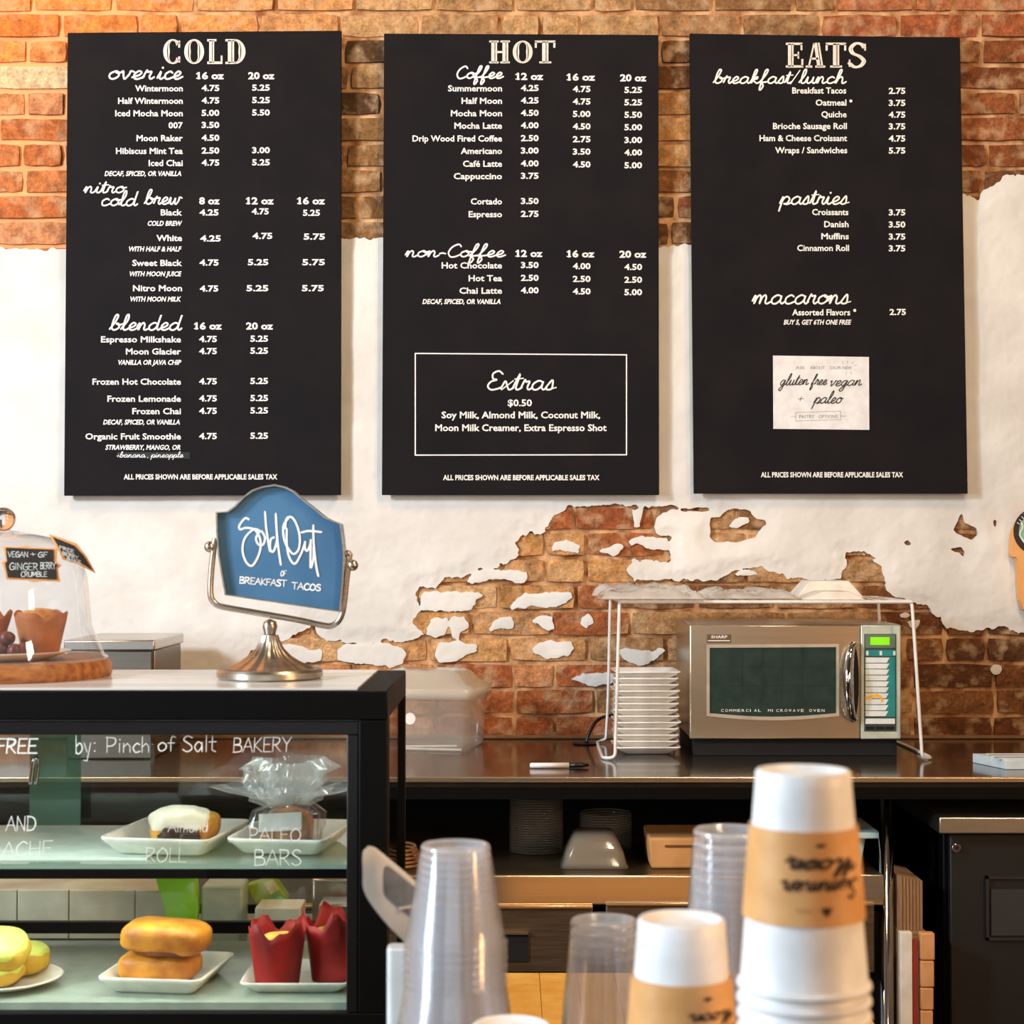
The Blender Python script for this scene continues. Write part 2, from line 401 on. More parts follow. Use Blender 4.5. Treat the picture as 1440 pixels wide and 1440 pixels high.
CAP = {
'A':(.8,[[(0,0),(.4,1),(.75,0)],[(.13,.38),(.62,.38)]]),
'B':(.75,[[(.08,0),(.08,1)],[(.08,1),(.5,.95),(.52,.6),(.1,.52),(.6,.45),(.62,.08),(.05,0)]]),
'C':(.75,[[(.68,.85),(.4,1),(.08,.6),(.15,.1),(.45,0),(.7,.15)]]),
'D':(.8,[[(.08,0),(.08,1)],[(.0,1),(.5,.9),(.68,.5),(.5,.08),(.02,0)]]),
'E':(.68,[[(.6,1),(.08,1),(.08,0),(.62,0)],[(.08,.5),(.5,.52)]]),
'F':(.62,[[(.6,1),(.08,1),(.08,0)],[(.08,.5),(.48,.52)]]),
'G':(.8,[[(.68,.85),(.4,1),(.08,.6),(.15,.1),(.45,0),(.7,.15),(.7,.45),(.4,.45)]]),
'H':(.78,[[(.08,0),(.08,1)],[(.65,0),(.65,1)],[(.08,.5),(.65,.5)]]),
'I':(.3,[[(.12,0),(.12,1)]]),
'K':(.72,[[(.08,0),(.08,1)],[(.6,1),(.1,.45),(.65,0)]]),
'L':(.62,[[(.08,1),(.08,0),(.58,0)]]),
'M':(.95,[[(.05,0),(.12,1),(.42,.3),(.75,1),(.82,0)]]),
'N':(.8,[[(.08,0),(.08,1),(.65,0),(.65,1)]]),
'O':(.82,[[(.38,1),(.08,.6),(.12,.15),(.38,0),(.68,.25),(.7,.7),(.38,1)]]),
'P':(.7,[[(.08,0),(.08,1)],[(.0,1),(.5,.95),(.58,.7),(.4,.45),(.08,.42)]]),
'R':(.75,[[(.08,0),(.08,1)],[(.0,1),(.5,.95),(.55,.7),(.35,.5),(.08,.46)],[(.25,.47),(.65,0)]]),
'S':(.68,[[(.58,.88),(.3,1),(.08,.75),(.5,.42),(.55,.15),(.28,0),(.03,.15)]]),
'T':(.72,[[(.0,1),(.68,1)],[(.34,1),(.34,0)]]),
'U':(.78,[[(.06,1),(.08,.2),(.35,0),(.62,.2),(.66,1)]]),
'V':(.75,[[(.02,1),(.36,0),(.7,1)]]),
'Y':(.75,[[(.02,1),(.36,.5),(.7,1)],[(.36,.5),(.34,0)]]),
'+':(.6,[[(.28,.2),(.28,.75)],[(.02,.48),(.54,.48)]]), ' ':(.5,[]), ':':(.4,[[(.2,.15)],[(.2,.6)]]), ',':(.3,[[(.15,.05),(.08,-.2)]]),
'a':(.62,[[(.48,.5),(.25,.62),(.06,.3),(.25,0),(.46,.3),(.48,.6),(.5,0)]]),
'b':(.6,[[(.08,1.05),(.08,0)],[(.08,.4),(.35,.6),(.52,.3),(.3,0),(.08,.08)]]),
'c':(.52,[[(.46,.5),(.28,.6),(.07,.3),(.22,0),(.48,.08)]]),
'f':(.45,[[(.48,.95),(.3,1.05),(.2,.8),(.2,0)],[(.02,.55),(.42,.56)]]),
'h':(.58,[[(.08,1.05),(.08,0)],[(.08,.35),(.3,.6),(.46,.4),(.47,0)]]),
'i':(.28,[[(.12,0),(.12,.6)],[(.13,.85)]]),
'l':(.28,[[(.12,0),(.12,1.05)]]),
'n':(.58,[[(.08,0),(.08,.6)],[(.08,.35),(.3,.6),(.46,.4),(.47,0)]]),
'o':(.6,[[(.28,.6),(.06,.4),(.1,.08),(.28,0),(.5,.18),(.5,.45),(.28,.6)]]),
't':(.45,[[(.2,1),(.18,.1),(.4,0)],[(.0,.62),(.42,.64)]]),
'y':(.58,[[(.05,.6),(.25,.1)],[(.5,.6),(.25,-.4),(.0,-.35)]]),
'r':(.45,[[(.08,0),(.08,.6)],[(.08,.35),(.25,.58),(.42,.55)]]),
'e':(.56,[[(.06,.32),(.48,.34),(.3,.6),(.07,.35),(.22,0),(.5,.1)]]),
'm':(.85,[[(.08,0),(.08,.6)],[(.08,.35),(.25,.6),(.38,.4),(.38,0)],[(.38,.4),(.58,.6),(.7,.4),(.7,0)]]),
'd':(.62,[[(.48,.5),(.25,.62),(.06,.3),(.25,0),(.46,.3),(.5,1.05),(.5,0)]]),
'p':(.6,[[(.08,.6),(.08,-.4)],[(.08,.4),(.35,.6),(.52,.3),(.3,0),(.08,.08)]]),
}
def stroke_text(mb, txt, x0, x1, yb, h, w, fn, font=CUR, slant=.16, tilt=0, k=5, jit=0):
    """x0..x1 and baseline yb in px (y down), h = height of x (script) or capital (print)"""
    x = 0; st = []
    for ch in txt:
        wd, ss = font[ch]
        for s in ss:
            dy = random.uniform(-jit, jit)
            st.append([(x + p[0] + (p[1]*slant if font is CUR else p[1]*slant), p[1] + dy) for p in s])
        x += wd
    xs = [p[0] for s in st for p in s]; a, b = min(xs), max(xs)
    kx = (x1 - x0)/(b - a)
    for s in st:
        q = [(x0 + (p[0]-a)*kx, yb - p[1]*h - tilt*(p[0]-a)*kx) for p in s]
        sharp = font is CAP and len(q) <= 4
        if len(q) == 1: pp = [Vector(q[0])]
        elif sharp:
            for i in range(len(q)-1): ribbon(mb, [Vector(q[i]), Vector(q[i+1])], w, fn)
            continue
        else: pp = smooth(q, k)
        ribbon(mb, pp, w, fn)

_tc = {}
def glyphs(txt, bold=.0):
    key = (txt, bold)
    if key in _tc: return _tc[key]
    cu = bpy.data.curves.new('t', 'FONT'); cu.body = txt; cu.size = 1; cu.resolution_u = 2; cu.offset = bold; cu.fill_mode = 'FRONT'
    o = bpy.data.objects.new('t', cu); COL.objects.link(o)
    me = bpy.data.meshes.new_from_object(o.evaluated_get(bpy.context.evaluated_depsgraph_get()))
    vs = [(v.co.x, v.co.y) for v in me.vertices]; fs = [list(p.vertices) for p in me.polygons]
    bpy.data.objects.remove(o); bpy.data.curves.remove(cu); bpy.data.meshes.remove(me)
    _tc[key] = (vs, fs); return vs, fs
def font_text(mb, txt, x0, x1, yb, cap, fn, bold=.022, slant=0):
    vs, fs = glyphs(txt, bold)
    if not vs: return
    a = min(v[0] for v in vs); b = max(v[0] for v in vs)
    kx = (x1-x0)/(b-a); ky = cap/.72
    mb.add([fn(x0 + (v[0]-a)*kx + (v[1]*ky*slant), yb - v[1]*ky) for v in vs], fs)

def serif_letter(mb, mi, ch, x0, x1, yt, yb, fn):
    """slab capitals with an inline groove down the heavy stems; mb = paint"""
    H = yb-yt; W = x1-x0; t = W*.30; th = H*.11
    def R(a, b, c, d): # fractions: x a..b, y c..d measured from the top, painted block
        mb.add([fn(x0+a*W, yt+d*H), fn(x0+b*W, yt+d*H), fn(x0+b*W, yt+c*H), fn(x0+a*W, yt+c*H)], [(0,1,2,3)])
    def stem(a, wd=.30):
        R(a, a+wd*.56, .04, .96); R(a+wd*.70, a+wd, .04, .96)
    def oval(cx, cy, rx, ry, a0, a1, hw):
        pts = []
        n = 26
        for i in range(n+1):
            a = math.radians(a0 + (a1-a0)*i/n); pts.append((a, Vector((x0+cx*W + rx*W*math.cos(a), yt+cy*H - ry*H*math.sin(a)))))
        # heavy at the sides, thin at top and bottom, split by the inline groove
        for (o0, o1) in ((0, .58), (.74, 1)):
            vs = []; fs = []
            for a, p in pts:
                hv = hw*(.30 + .70*abs(math.cos(a))**1.5)*W
                d = Vector((math.cos(a), -math.sin(a)*.8))
                if abs(math.cos(a)) < .35 : q0, q1 = (o0, o1)
                else: q0, q1 = (o0, o1)
                vs += [p - d*hv*q0, p - d*hv*q1]
            for i in range(len(pts)-1): fs.append([2*i, 2*i+1, 2*i+3, 2*i+2])
            mb.add([fn(v.x, v.y) for v in vs], fs)
    if ch == 'C':
        oval(.52,.5,.50,.5,42,318,.34); R(.80,.90,.06,.34); R(.80,.90,.70,.94)
    elif ch == 'O': oval(.5,.5,.5,.5,0,360,.33)
    elif ch == 'L': stem(.14); R(.02,.58,0,.09); R(.02,.95,.90,1); R(.84,.95,.66,.92)
    elif ch == 'D':
        stem(.12); R(0,.5,0,.09); R(0,.5,.91,1)
        oval(.45,.5,.52,.5,-90,90,.34)
    elif ch == 'H':
        stem(.1,.28); stem(.64,.28); R(.36,.66,.46,.55)
        for a in (0,.54): R(a,a+.46,0,.08); R(a,a+.46,.92,1)
    elif ch == 'T': stem(.36,.3); R(0,1,0,.09); R(0,.1,.05,.32); R(.9,1,.05,.32); R(.22,.80,.92,1)
    elif ch == 'E':
        stem(.12); R(0,.9,0,.09); R(0,.95,.91,1); R(.4,.7,.46,.54); R(.8,.9,.05,.3); R(.84,.95,.66,.95); R(.64,.72,.36,.64)
    elif ch == 'A':
        for (xa, xb, ww) in ((.16,.44,.09),(.56,.86,.16),(.80,1.02-.02,.07)):
            if xb == 1.0: xa2, xb2 = .66, .93
            else: xa2, xb2 = None, None
        def dia(xt, xbm, w1):
            mb.add([fn(x0+(xbm)*W, yb-.04*H), fn(x0+(xbm+w1)*W, yb-.04*H), fn(x0+(xt+w1)*W, yt), fn(x0+xt*W, yt)], [(0,1,2,3)])
        dia(.40,.12,.09); dia(.42,.60,.17); dia(.63,.82,.09); R(.25,.66,.60,.68); R(0,.34,.92,1); R(.50,1.02,.92,1)
    elif ch == 'S':
        pts = smooth([(.88,.2),(.72,.05),(.42,.04),(.16,.22),(.26,.42),(.62,.54),(.86,.74),(.66,.95),(.34,.97),(.08,.82)], 5)
        for off, w in ((-.075,.10),(.055,.06)):
            ribbon(mb, [Vector((x0+(p.x+off)*W, yt+p.y*H)) for p in pts], w*W*1.3, fn)
        R(.86,.95,.04,.32); R(.02,.11,.68,.97)

# ---------------------------------------------------------------- room
D = 4.62          # mortar face of the back wall
def struct(name, mb, m, **k):
    o = part(name, mb, m, **k); o['kind'] = 'structure'; return o
M_FLOOR = mat('stained_concrete', (112,98,84), (86,74,62), rough=.5, scale=3)
M_CEIL = mat('dark_ceiling', (92,80,68), rough=.9)
M_SIDE = mat('warm_side_wall', (196,168,134), (170,140,106), rough=.85, scale=3)
wall = struct('wall_back', MB().box(-3.9, 3.9, D, D+.2, 0, 4.2), M_MORTAR)
struct('floor', MB().box(-3.9, 3.9, -4.2, D+.2, -.1, 0), M_FLOOR)
struct('ceiling', MB().box(-3.9, 3.9, -4.2, D+.2, 4.2, 4.3), M_CEIL)
def wall_with_hole(name, axis, c0, c1, a0, a1, h0, h1, h2, h3):
    """wall slab between c0,c1 on its thin axis; opening a(h0..h1) x z(h2..h3)"""
    mb = MB()
    for (u0,u1,z0,z1) in ((a0,h0,0,4.2),(h1,a1,0,4.2),(h0,h1,0,h2),(h0,h1,h3,4.2)):
        if axis == 'x': mb.box(c0,c1,u0,u1,z0,z1)
        else: mb.box(u0,u1,c0,c1,z0,z1)
    return struct(name, mb, M_SIDE)
wall_with_hole('wall_left', 'x', -3.9, -3.8, -4.2, D, -.6, 1.6, 1.0, 3.7)
struct('wall_right', MB().box(3.8, 3.9, -4.2, D, 0, 4.2), M_SIDE)
wall_with_hole('wall_front', 'y', -4.2, -4.1, -3.8, 3.8, -2.6, 1.6, .9, 3.4)
M_WFRAME = mat('black_window_frame', (30,28,28), rough=.5)
def window(name, axis, c, a0, a1, z0, z1, nv):
    mb = MB(); t = .03
    def bx(u0,u1,zz0,zz1):
        if axis == 'x': mb.box(c-t,c+t,u0,u1,zz0,zz1)
        else: mb.box(u0,u1,c-t,c+t,zz0,zz1)
    bx(a0,a0+.06,z0,z1); bx(a1-.06,a1,z0,z1); bx(a0,a1,z0,z0+.06); bx(a0,a1,z1-.06,z1)
    for i in range(1, nv): u = a0+(a1-a0)*i/nv; bx(u-.025,u+.025,z0,z1)
    bx(a0,a1,(z0+z1)/2-.025,(z0+z1)/2+.025)
    o = struct(name, mb, M_WFRAME)
    g = MB()
    if axis == 'x': g.box(c-.004,c+.004,a0,a1,z0,z1)
    else: g.box(a0,a1,c-.004,c+.004,z0,z1)
    part('pane', g, M_GLASS, o)
window('window_1', 'x', -3.85, -.6, 1.6, 1.0, 3.7, 3)
window('window_2', 'y', -4.15, -2.6, 1.6, .9, 3.4, 4)

# ---------------------------------------------------------------- bricks
YB = D - .013
JOINTS = [747 + 36.4*k for k in range(-23, 1)] + [747 + 36.9*k for k in range(1, 10)]
def flat_blobs(L): return L
MAIN = [(-120,345),(0,346),(40,352),(92,349),(300,345),(484,337),(540,334),(700,340),(930,346),(972,344),(1200,330),(1352,270),(1362,277),(1374,281),(1384,268),(1398,262),(1410,251),(1424,246),(1460,246),(1640,250),
 (1640,884),(1460,893),(1440,891),(1407,880),(1379,888),(1360,889),(1345,886),(1327,879),(1322,868),(1312,860),(1300,853),(1286,849),(1262,838),(1248,832),
 (1243,815),(1240,800),(1232,789),(1219,778),(1204,775),(1191,780),(1189,798),(1182,814),(1150,817),(1120,815),(1106,816),(1103,806),(1092,803),(1076,801),(1065,799),(1040,802),(1022,808),(1008,815),(985,817),(962,815),(940,817),(925,813),(905,817),(893,816),(884,808),(884,792),(893,787),
 (922,789),(944,788),(941,772),(942,756),(925,753),(919,744),(921,733),(932,720),(944,717),(958,715),(930,711),(915,712),(895,712),(890,713),(864,708),(840,711),(801,712),(786,722),(772,731),(766,744),(760,753),(744,750),(730,752),(725,762),(729,775),(722,785),(712,792),(700,799),(690,800),(672,798),(664,806),(655,812),(640,814),(626,812),(612,825),(590,824),(585,832),(588,842),(589,856),(586,862),(578,873),(590,884),(596,893),(584,897),(566,903),(545,900),(520,905),(495,906),(468,902),(450,897),(440,880),(424,890),(400,903),(375,905),(362,906),(352,918),(340,930),(326,948),(300,1000),(-120,1000)]
HOLES = [[(998,727),(1012,727),(1022,718),(1032,715),(1046,716),(1056,718),(1058,724),(1066,731),(1076,732),(1077,737),(1070,745),(1062,756),(1046,760),(1036,764),(1022,761),(1006,764),(999,756)],
 [(1341,745),(1350,724),(1354,722),(1356,736),(1372,741),(1376,752),(1368,760),(1360,757),(1346,751)],
 [(1336,772),(1352,769),(1358,776),(1355,784),(1349,778)],
 [(1271,763),(1276,759),(1282,765),(1276,767)],
 [(1396,733),(1398,729),(1402,733),(1399,742)],
 [(955,716),(995,713),(1000,717),(992,720),(960,719)],
 [(398,901),(430,904),(442,904),(470,903),(470,905),(440,908),(404,905)]]
BLOBS = [[(656,818),(663,806),(678,800),(700,801),(722,802),(741,804),(742,812),(738,819),(725,819),(712,814),(698,813),(680,817),(664,822)],
 [(592,842),(596,833),(620,832),(650,833),(672,834),(678,838),(667,843),(668,851),(664,858),(640,859),(610,859),(594,858)],
 [(718,853),(727,840),(738,833),(760,835),(778,832),(802,834),(803,840),(797,846),(784,853),(768,855),(748,852),(732,856),(720,857)],
 [(612,920),(617,905),(640,902),(668,905),(674,907),(669,915),(657,919),(648,927),(632,931),(615,931)],
 [(634,888),(631,875),(638,866),(652,868),(660,876),(658,884),(648,889),(644,898),(636,897)],
 [(600,884),(606,872),(616,868),(628,870),(630,882),(626,892),(612,897),(600,892)],
 [(687,886),(692,875),(704,867),(722,867),(723,884),(712,886),(704,883),(690,889)],
 [(748,873),(756,867),(766,864),(778,867),(779,884),(770,885),(752,876)],
 [(748,916),(752,908),(766,902),(790,903),(802,902),(806,912),(800,921),(788,924),(768,927),(758,922)],
 [(775,770),(781,763),(796,758),(803,763),(816,768),(813,778),(804,778),(790,773),(776,776)],
 [(843,775),(853,769),(872,765),(878,768),(868,779),(858,781)],
 [(884,762),(890,756),(905,754),(900,762),(888,768)],
 [(888,764),(896,757),(920,755),(940,756),(941,774),(925,775),(908,771),(902,765)],
 [(884,808),(888,790),(906,788),(930,790),(944,792),(960,810),(930,816),(900,817)],
 [(802,955),(818,948),(842,946),(858,945),(868,952),(860,960),(838,965),(820,962)],
 [(817,868),(826,864),(834,868),(836,876),(824,884),(816,878)],
 [(868,916),(880,910),(900,915),(918,916),(926,910),(934,914),(920,930),(896,936),(876,928)],
 [(868,948),(884,944),(900,946),(910,944),(912,956),(890,962),(870,960)],
 [(368,924),(372,910),(396,905),(424,909),(434,914),(452,914),(452,930),(430,933),(396,932)],
 [(476,928),(474,914),(484,906),(520,904),(548,906),(566,910),(570,920),(562,932),(536,935),(508,934),(488,931)],
 [(540,932),(546,916),(556,912),(566,916),(566,934),(548,938)],
 [(1026,740),(1034,728),(1052,728),(1053,734),(1040,740),(1030,742)],
 [(1032,806),(1046,800),(1060,802),(1066,808),(1048,810),(1036,811)],
 [(1265,864),(1272,861),(1280,864),(1276,869),(1267,868)],
 [(1274,874),(1284,872),(1296,871),(1294,878),(1286,884),(1280,882)],
 [(1393,940),(1398,934),(1408,936),(1411,944),(1404,950),(1396,948)],
 [(888,716),(905,715),(902,725),(900,742),(892,742)]]
def sdist(X, Y, poly):
    """signed distance, positive inside"""
    px = np.array([p[0] for p in poly], float); py = np.array([p[1] for p in poly], float)
    d = np.full(X.shape, 1e9); ins = np.zeros(X.shape, bool); n = len(poly)
    for i in range(n):
        x0, y0, x1, y1 = px[i], py[i], px[(i+1)%n], py[(i+1)%n]
        ex, ey = x1-x0, y1-y0; L = ex*ex+ey*ey + 1e-9
        t = np.clip(((X-x0)*ex + (Y-y0)*ey)/L, 0, 1)
        d = np.minimum(d, np.hypot(X-x0-t*ex, Y-y0-t*ey))
        if y0 != y1:
            c = ((y0 > Y) != (y1 > Y)) & (X < (x1-x0)*(Y-y0)/(y1-y0) + x0)
            ins ^= c
    return np.where(ins, d, -d)
def vnoise(X, Y, s, seed):
    r = np.random.RandomState(seed); G = r.rand(256, 256)
    x = X/s; y = Y/s; xi = np.floor(x).astype(int); yi = np.floor(y).astype(int); fx = x-xi; fy = y-yi
    fx = fx*fx*(3-2*fx); fy = fy*fy*(3-2*fy)
    g = lambda a, b: G[a % 256, b % 256]
    return (g(xi,yi)*(1-fx)+g(xi+1,yi)*fx)*(1-fy) + (g(xi,yi+1)*(1-fx)+g(xi+1,yi+1)*fx)*fy
def plaster_field(X, Y, both=False):
    n = (vnoise(X,Y,9,1)-.5)*6 + (vnoise(X,Y,4,2)-.5)*4 + (vnoise(X,Y,2.6,6)-.5)*2
    f = sdist(X, Y, MAIN) + n
    for h in HOLES: f = np.minimum(f, -(sdist(X, Y, h) + n*.3))
    g = np.full(X.shape, -1e9)
    for b in BLOBS: g = np.maximum(g, sdist(X, Y, b) + n*.55)
    if both: return np.maximum(f, g), f > g
    return np.maximum(f, g)
def smoothstep(x, a, b):
    t = np.clip((x-a)/(b-a), 0, 1); return t*t*(3-2*t)
def build_plaster():
    st = 2.5
    xs = np.arange(-110, 1560, st); ys = np.arange(225, 1052, st)
    X, Y = np.meshgrid(xs, ys); F, mainly = plaster_field(X, Y, True)
    ny, nx = X.shape
    TH = .0016 + .0055*smoothstep(F, 0, 26) + .0035*(vnoise(X,Y,70,3)-.5)*smoothstep(F,2,20) + .0020*(vnoise(X,Y,24,4)-.5)*smoothstep(F,6,20) + .0010*(vnoise(X,Y,8,5)-.5)*smoothstep(F,4,12) + .0004*(vnoise(X,Y,3.5,8)-.5)
    TH = np.where(mainly, TH, .0022 + .0012*smoothstep(F, 0, 3) + .0012*(vnoise(X,Y,8,5)-.5))
    verts = []; idx = {}
    def pt(key, x, y, th):
        if key in idx: return idx[key]
        idx[key] = len(verts); verts.append(P(x, y, YB - th)); return idx[key]
    faces = []; skirt = []
    def corner(i, j): return ((i, j), X[i,j], Y[i,j], F[i,j], TH[i,j])
    pos = F > 0
    for i in range(ny-1):
        for j in range(nx-1):
            c = (pos[i,j], pos[i,j+1], pos[i+1,j+1], pos[i+1,j])
            if not any(c): continue
            q = [corner(i,j), corner(i,j+1), corner(i+1,j+1), corner(i+1,j)]
            if all(c):
                faces.append([pt(k, x, y, t) for (k,x,y,f,t) in q][::-1]); continue
            poly = []; cuts = []
            for a in range(4):
                A = q[a]; B = q[(a+1)%4]
                if A[3] > 0: poly.append(pt(A[0], A[1], A[2], A[4]))
                if (A[3] > 0) != (B[3] > 0):
                    t = A[3]/(A[3]-B[3]); k = tuple(sorted((A[0], B[0])))
                    v = pt(k, A[1]+(B[1]-A[1])*t, A[2]+(B[2]-A[2])*t, A[4]+(B[4]-A[4])*t)
                    poly.append(v); cuts.append(v)
            if len(poly) >= 3: faces.append(poly[::-1])
            if len(cuts) == 2: skirt.append(cuts)
    back = {}
    def bk(v):
        if v not in back:
            back[v] = len(verts); verts.append(Vector((verts[v].x, YB + .009, verts[v].z)))
        return back[v]
    for a, b in skirt: faces.append([a, b, bk(b), bk(a)])
    mb = MB(); mb.v = verts; mb.f = faces
    return part('plaster', mb, M_PLASTER, wall, smooth=False, fix=False)
pl = build_plaster()
pl.data.polygons.foreach_set('use_smooth', [True]*len(pl.data.polygons))
try: pl.data.set_sharp_from_angle(angle=math.radians(45))
except Exception: pass

def brick_mesh(w, h, seed):
    r = random.Random(seed); nx, nz = 4, 2; j = .0028
    front = []
    for b in range(nz+1):
        for a in range(nx+1):
            x = -w/2 + w*a/nx; z = -h/2 + h*b/nz
            ex = 1 if a in (0, nx) else 0; ez = 1 if b in (0, nz) else 0
            x += r.uniform(-j, j)*(.6 if ex else 1) - (math.copysign(.002, x) if ex and ez else 0)
            z += r.uniform(-j, j)*.7 - (math.copysign(.002, z) if ex and ez else 0)
            y = r.uniform(-.0035, .001) + (.002 if ex or ez else 0) + (.003 if ex and ez and r.random() < .4 else 0)
            front.append((x, y, z))
    W = nx+1
    fs = [[b*W+a, b*W+a+1, (b+1)*W+a+1, (b+1)*W+a] for b in range(nz) for a in range(nx)]
    rim = list(range(W)) + [b*W+nx for b in range(1, nz+1)] + [nz*W+a for a in range(nx-1, -1, -1)] + [b*W for b in range(nz-1, 0, -1)]
    vs = list(front); n0 = len(vs)
    for i in rim:
        x, y, z = front[i]; vs.append((x*1.0, .03, z))
    m = len(rim)
    for k in range(m): fs.append([rim[k], n0+k, n0+(k+1)%m, rim[(k+1)%m]])
    mb = MB(); mb.v = [Vector(v) for v in vs]; mb.f = fs
    me = mb.mesh('brick'); fixn(me); me.materials.append(M_BRICK)
    return me
BM_S = [brick_mesh(1, 1, 0)] if False else None
PX = D/FPX
st_mesh = [brick_mesh(.206, .060, s) for s in range(14)]
hd_mesh = [brick_mesh(.096, .060, 50+s) for s in range(8)]
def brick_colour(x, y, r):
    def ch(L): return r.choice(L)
    if y < 84 and x < 225: c = ch([(236,138,66),(240,146,72),(228,128,56),(234,142,74)])  # this orange paints the warm light of the corner into the bricks
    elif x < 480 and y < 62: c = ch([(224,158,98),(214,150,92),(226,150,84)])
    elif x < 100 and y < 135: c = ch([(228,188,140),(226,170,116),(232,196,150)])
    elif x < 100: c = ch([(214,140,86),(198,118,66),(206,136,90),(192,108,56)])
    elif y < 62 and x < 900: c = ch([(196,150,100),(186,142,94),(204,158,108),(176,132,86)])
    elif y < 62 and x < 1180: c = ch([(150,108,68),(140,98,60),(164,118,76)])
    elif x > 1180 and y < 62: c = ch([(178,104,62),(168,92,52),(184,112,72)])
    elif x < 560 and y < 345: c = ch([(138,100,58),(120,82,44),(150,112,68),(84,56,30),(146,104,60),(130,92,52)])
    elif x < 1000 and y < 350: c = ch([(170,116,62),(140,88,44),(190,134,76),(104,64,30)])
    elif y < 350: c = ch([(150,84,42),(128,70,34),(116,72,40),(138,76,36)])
    elif x > 1240: c = ch([(120,74,38),(98,58,28),(132,84,46),(110,62,28)])  # dark brown bricks, with some of the shade there painted in
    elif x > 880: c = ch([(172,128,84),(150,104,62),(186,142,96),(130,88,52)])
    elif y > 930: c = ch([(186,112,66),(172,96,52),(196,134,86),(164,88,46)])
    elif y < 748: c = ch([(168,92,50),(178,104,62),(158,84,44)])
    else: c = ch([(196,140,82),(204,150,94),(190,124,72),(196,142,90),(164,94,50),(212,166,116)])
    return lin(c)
def build_bricks():
    r = random.Random(11)
    boards = [(95,480,46,696),(540,926,47,696),(973,1355,50,694)]
    n = 0
    for k in range(len(JOINTS)-1):
        y0, y1 = JOINTS[k], JOINTS[k+1]
        if y1 < -20 or y0 > 1045: continue
        yc = (y0+y1)/2
        x = -70 + (k % 2)*56 + r.uniform(-14, 14)
        if k == 20 or k == 23+0: x = x
        while x < 1510:
            header = r.random() < .2
            w = (57 if header else 112) + r.uniform(-3, 3)
            xc = x + w/2
            gx = np.array([xc + w*a for a in (-.48,-.3,-.1,.1,.3,.48)]); gy = np.array([y0+4, yc, y1-4])
            GX, GY = np.meshgrid(gx, gy)
            open_ = plaster_field(GX, GY) < 3
            vis = open_.copy()
            for (a, b, c, d) in boards:
                vis &= ~((GX > a+8) & (GX < b-8) & (GY > c+8) & (GY < d-8))
            if vis.any() and n < 300:
                me = r.choice(hd_mesh if header else st_mesh)
                o = bpy.data.objects.new('brick', me); COL.objects.link(o); o.parent = wall
                c = P(xc, yc, D); o.location = (c.x, D - .0095 - r.uniform(-.0035, .003), c.z)
                o.scale = ((w-5.5)*PX/(.096 if header else .206), 1, (y1-y0-5.5)*PX/.060*r.uniform(.96, 1.02))
                o.rotation_euler = (r.uniform(-.03,.03), r.uniform(-.008,.008), r.uniform(-.015,.015))
                if r.random() < .5: o.rotation_euler.y += PI
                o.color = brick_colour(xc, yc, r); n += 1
            x += w
    return n
print('BRICKS', build_bricks())
# ---------------------------------------------------------------- menu boards
DB = D - .056
def bf(x, y): return P(x, y, DB - .0008)
def board(quad, label):
    c = sum((P(x, y, DB) for x, y in quad), Vector())/4
    t = thing('menu_board', label, 'menu board', (c.x, D, c.z), 'chalkboard menus on the brick wall')
    f = [P(x, y, DB) for x, y in quad]
    mb = MB().hexa(f, [p + Vector((0, .014, 0)) for p in f])
    part('panel', mb, M_BOARD, t, bevel=.0012)
    cl = MB()
    for sx in (-.22, .22):
        cl.box(c.x+sx-.02, c.x+sx+.02, DB+.014, YB+.006, c.z-.4, c.z+.4)
    part('mounting_batten', cl, M_WOOD, t)
    return t
def painted(t, name, fill):
    mb = MBL(t, M_PAINT); fill(mb); mb.flush(name)
B1 = board([(95,46),(90,697),(479,696),(480,43)], 'black chalkboard menu headed COLD, leftmost board on the wall')
B2 = board([(540,47),(537,696),(927,696),(926,49)], 'black chalkboard menu headed HOT with a boxed Extras list')
B3 = board([(970,47),(976,694),(1361,694),(1350,53)], 'black chalkboard menu headed EATS with a white card on it')
def heading(t, word, xs, yt, yb):
    for i, ch in enumerate(word):
        mb = MB(); serif_letter(mb, i, ch, xs[i][0], xs[i][1], yt, yb, bf)
        part('heading_letter', mb, M_PAINT_WARM, t, fix=False)
heading(B1, 'COLD', [(229,256),(259,287),(291,314),(317,346)], 55, 90)
heading(B2, 'HOT', [(688,717),(721,749),(752,781)], 57, 89)
heading(B3, 'EATS', [(1105,1131),(1133,1160),(1161,1190),(1193,1219)], 60, 95)
NC, PC = 8.6, 8.4
def rows(mb, L, right, cols, cw=25):
    for r in L:
        name, x0, y = r[0], r[1], r[2]
        xr = right(y) if callable(right) else right
        if name: font_text(mb, name, x0, xr, y+NC/2, NC, bf); mb.flush('menu_item')
        for i, p in enumerate(r[3:]):
            if p is None: continue
            dx, dy, w = 0, 0, cw
            if isinstance(p, tuple): p, dx, dy, w = p
            cx, cy = cols[i]
            font_text(mb, p, cx-w/2+dx, cx+w/2+dx, y+cy+dy+PC/2, PC, bf, bold=.03)
            mb.flush('price')
def one(mb, txt, x0, yb):      # the figure 1 of the size headings has a flag and a foot
    if txt[0] == '1':
        ribbon(mb, [Vector((x0-1.6, yb-7.0)), Vector((x0+1.6, yb-9.0))], 2.0, bf); ribbon(mb, [Vector((x0-1.6, yb-.8)), Vector((x0+3.6, yb-.8))], 1.8, bf)
def heads(mb, L):
    for txt, x0, x1, y in L: font_text(mb, txt, x0, x1, y+5, 9.6, bf, bold=.035); one(mb, txt, x0, y+5); mb.flush('size_heading')
def smalls(mb, L):
    for txt, x0, x1, y in L: font_text(mb, txt, x0, x1, y+3.3, 6.8, bf, bold=.03, slant=.2); mb.flush('small_print')
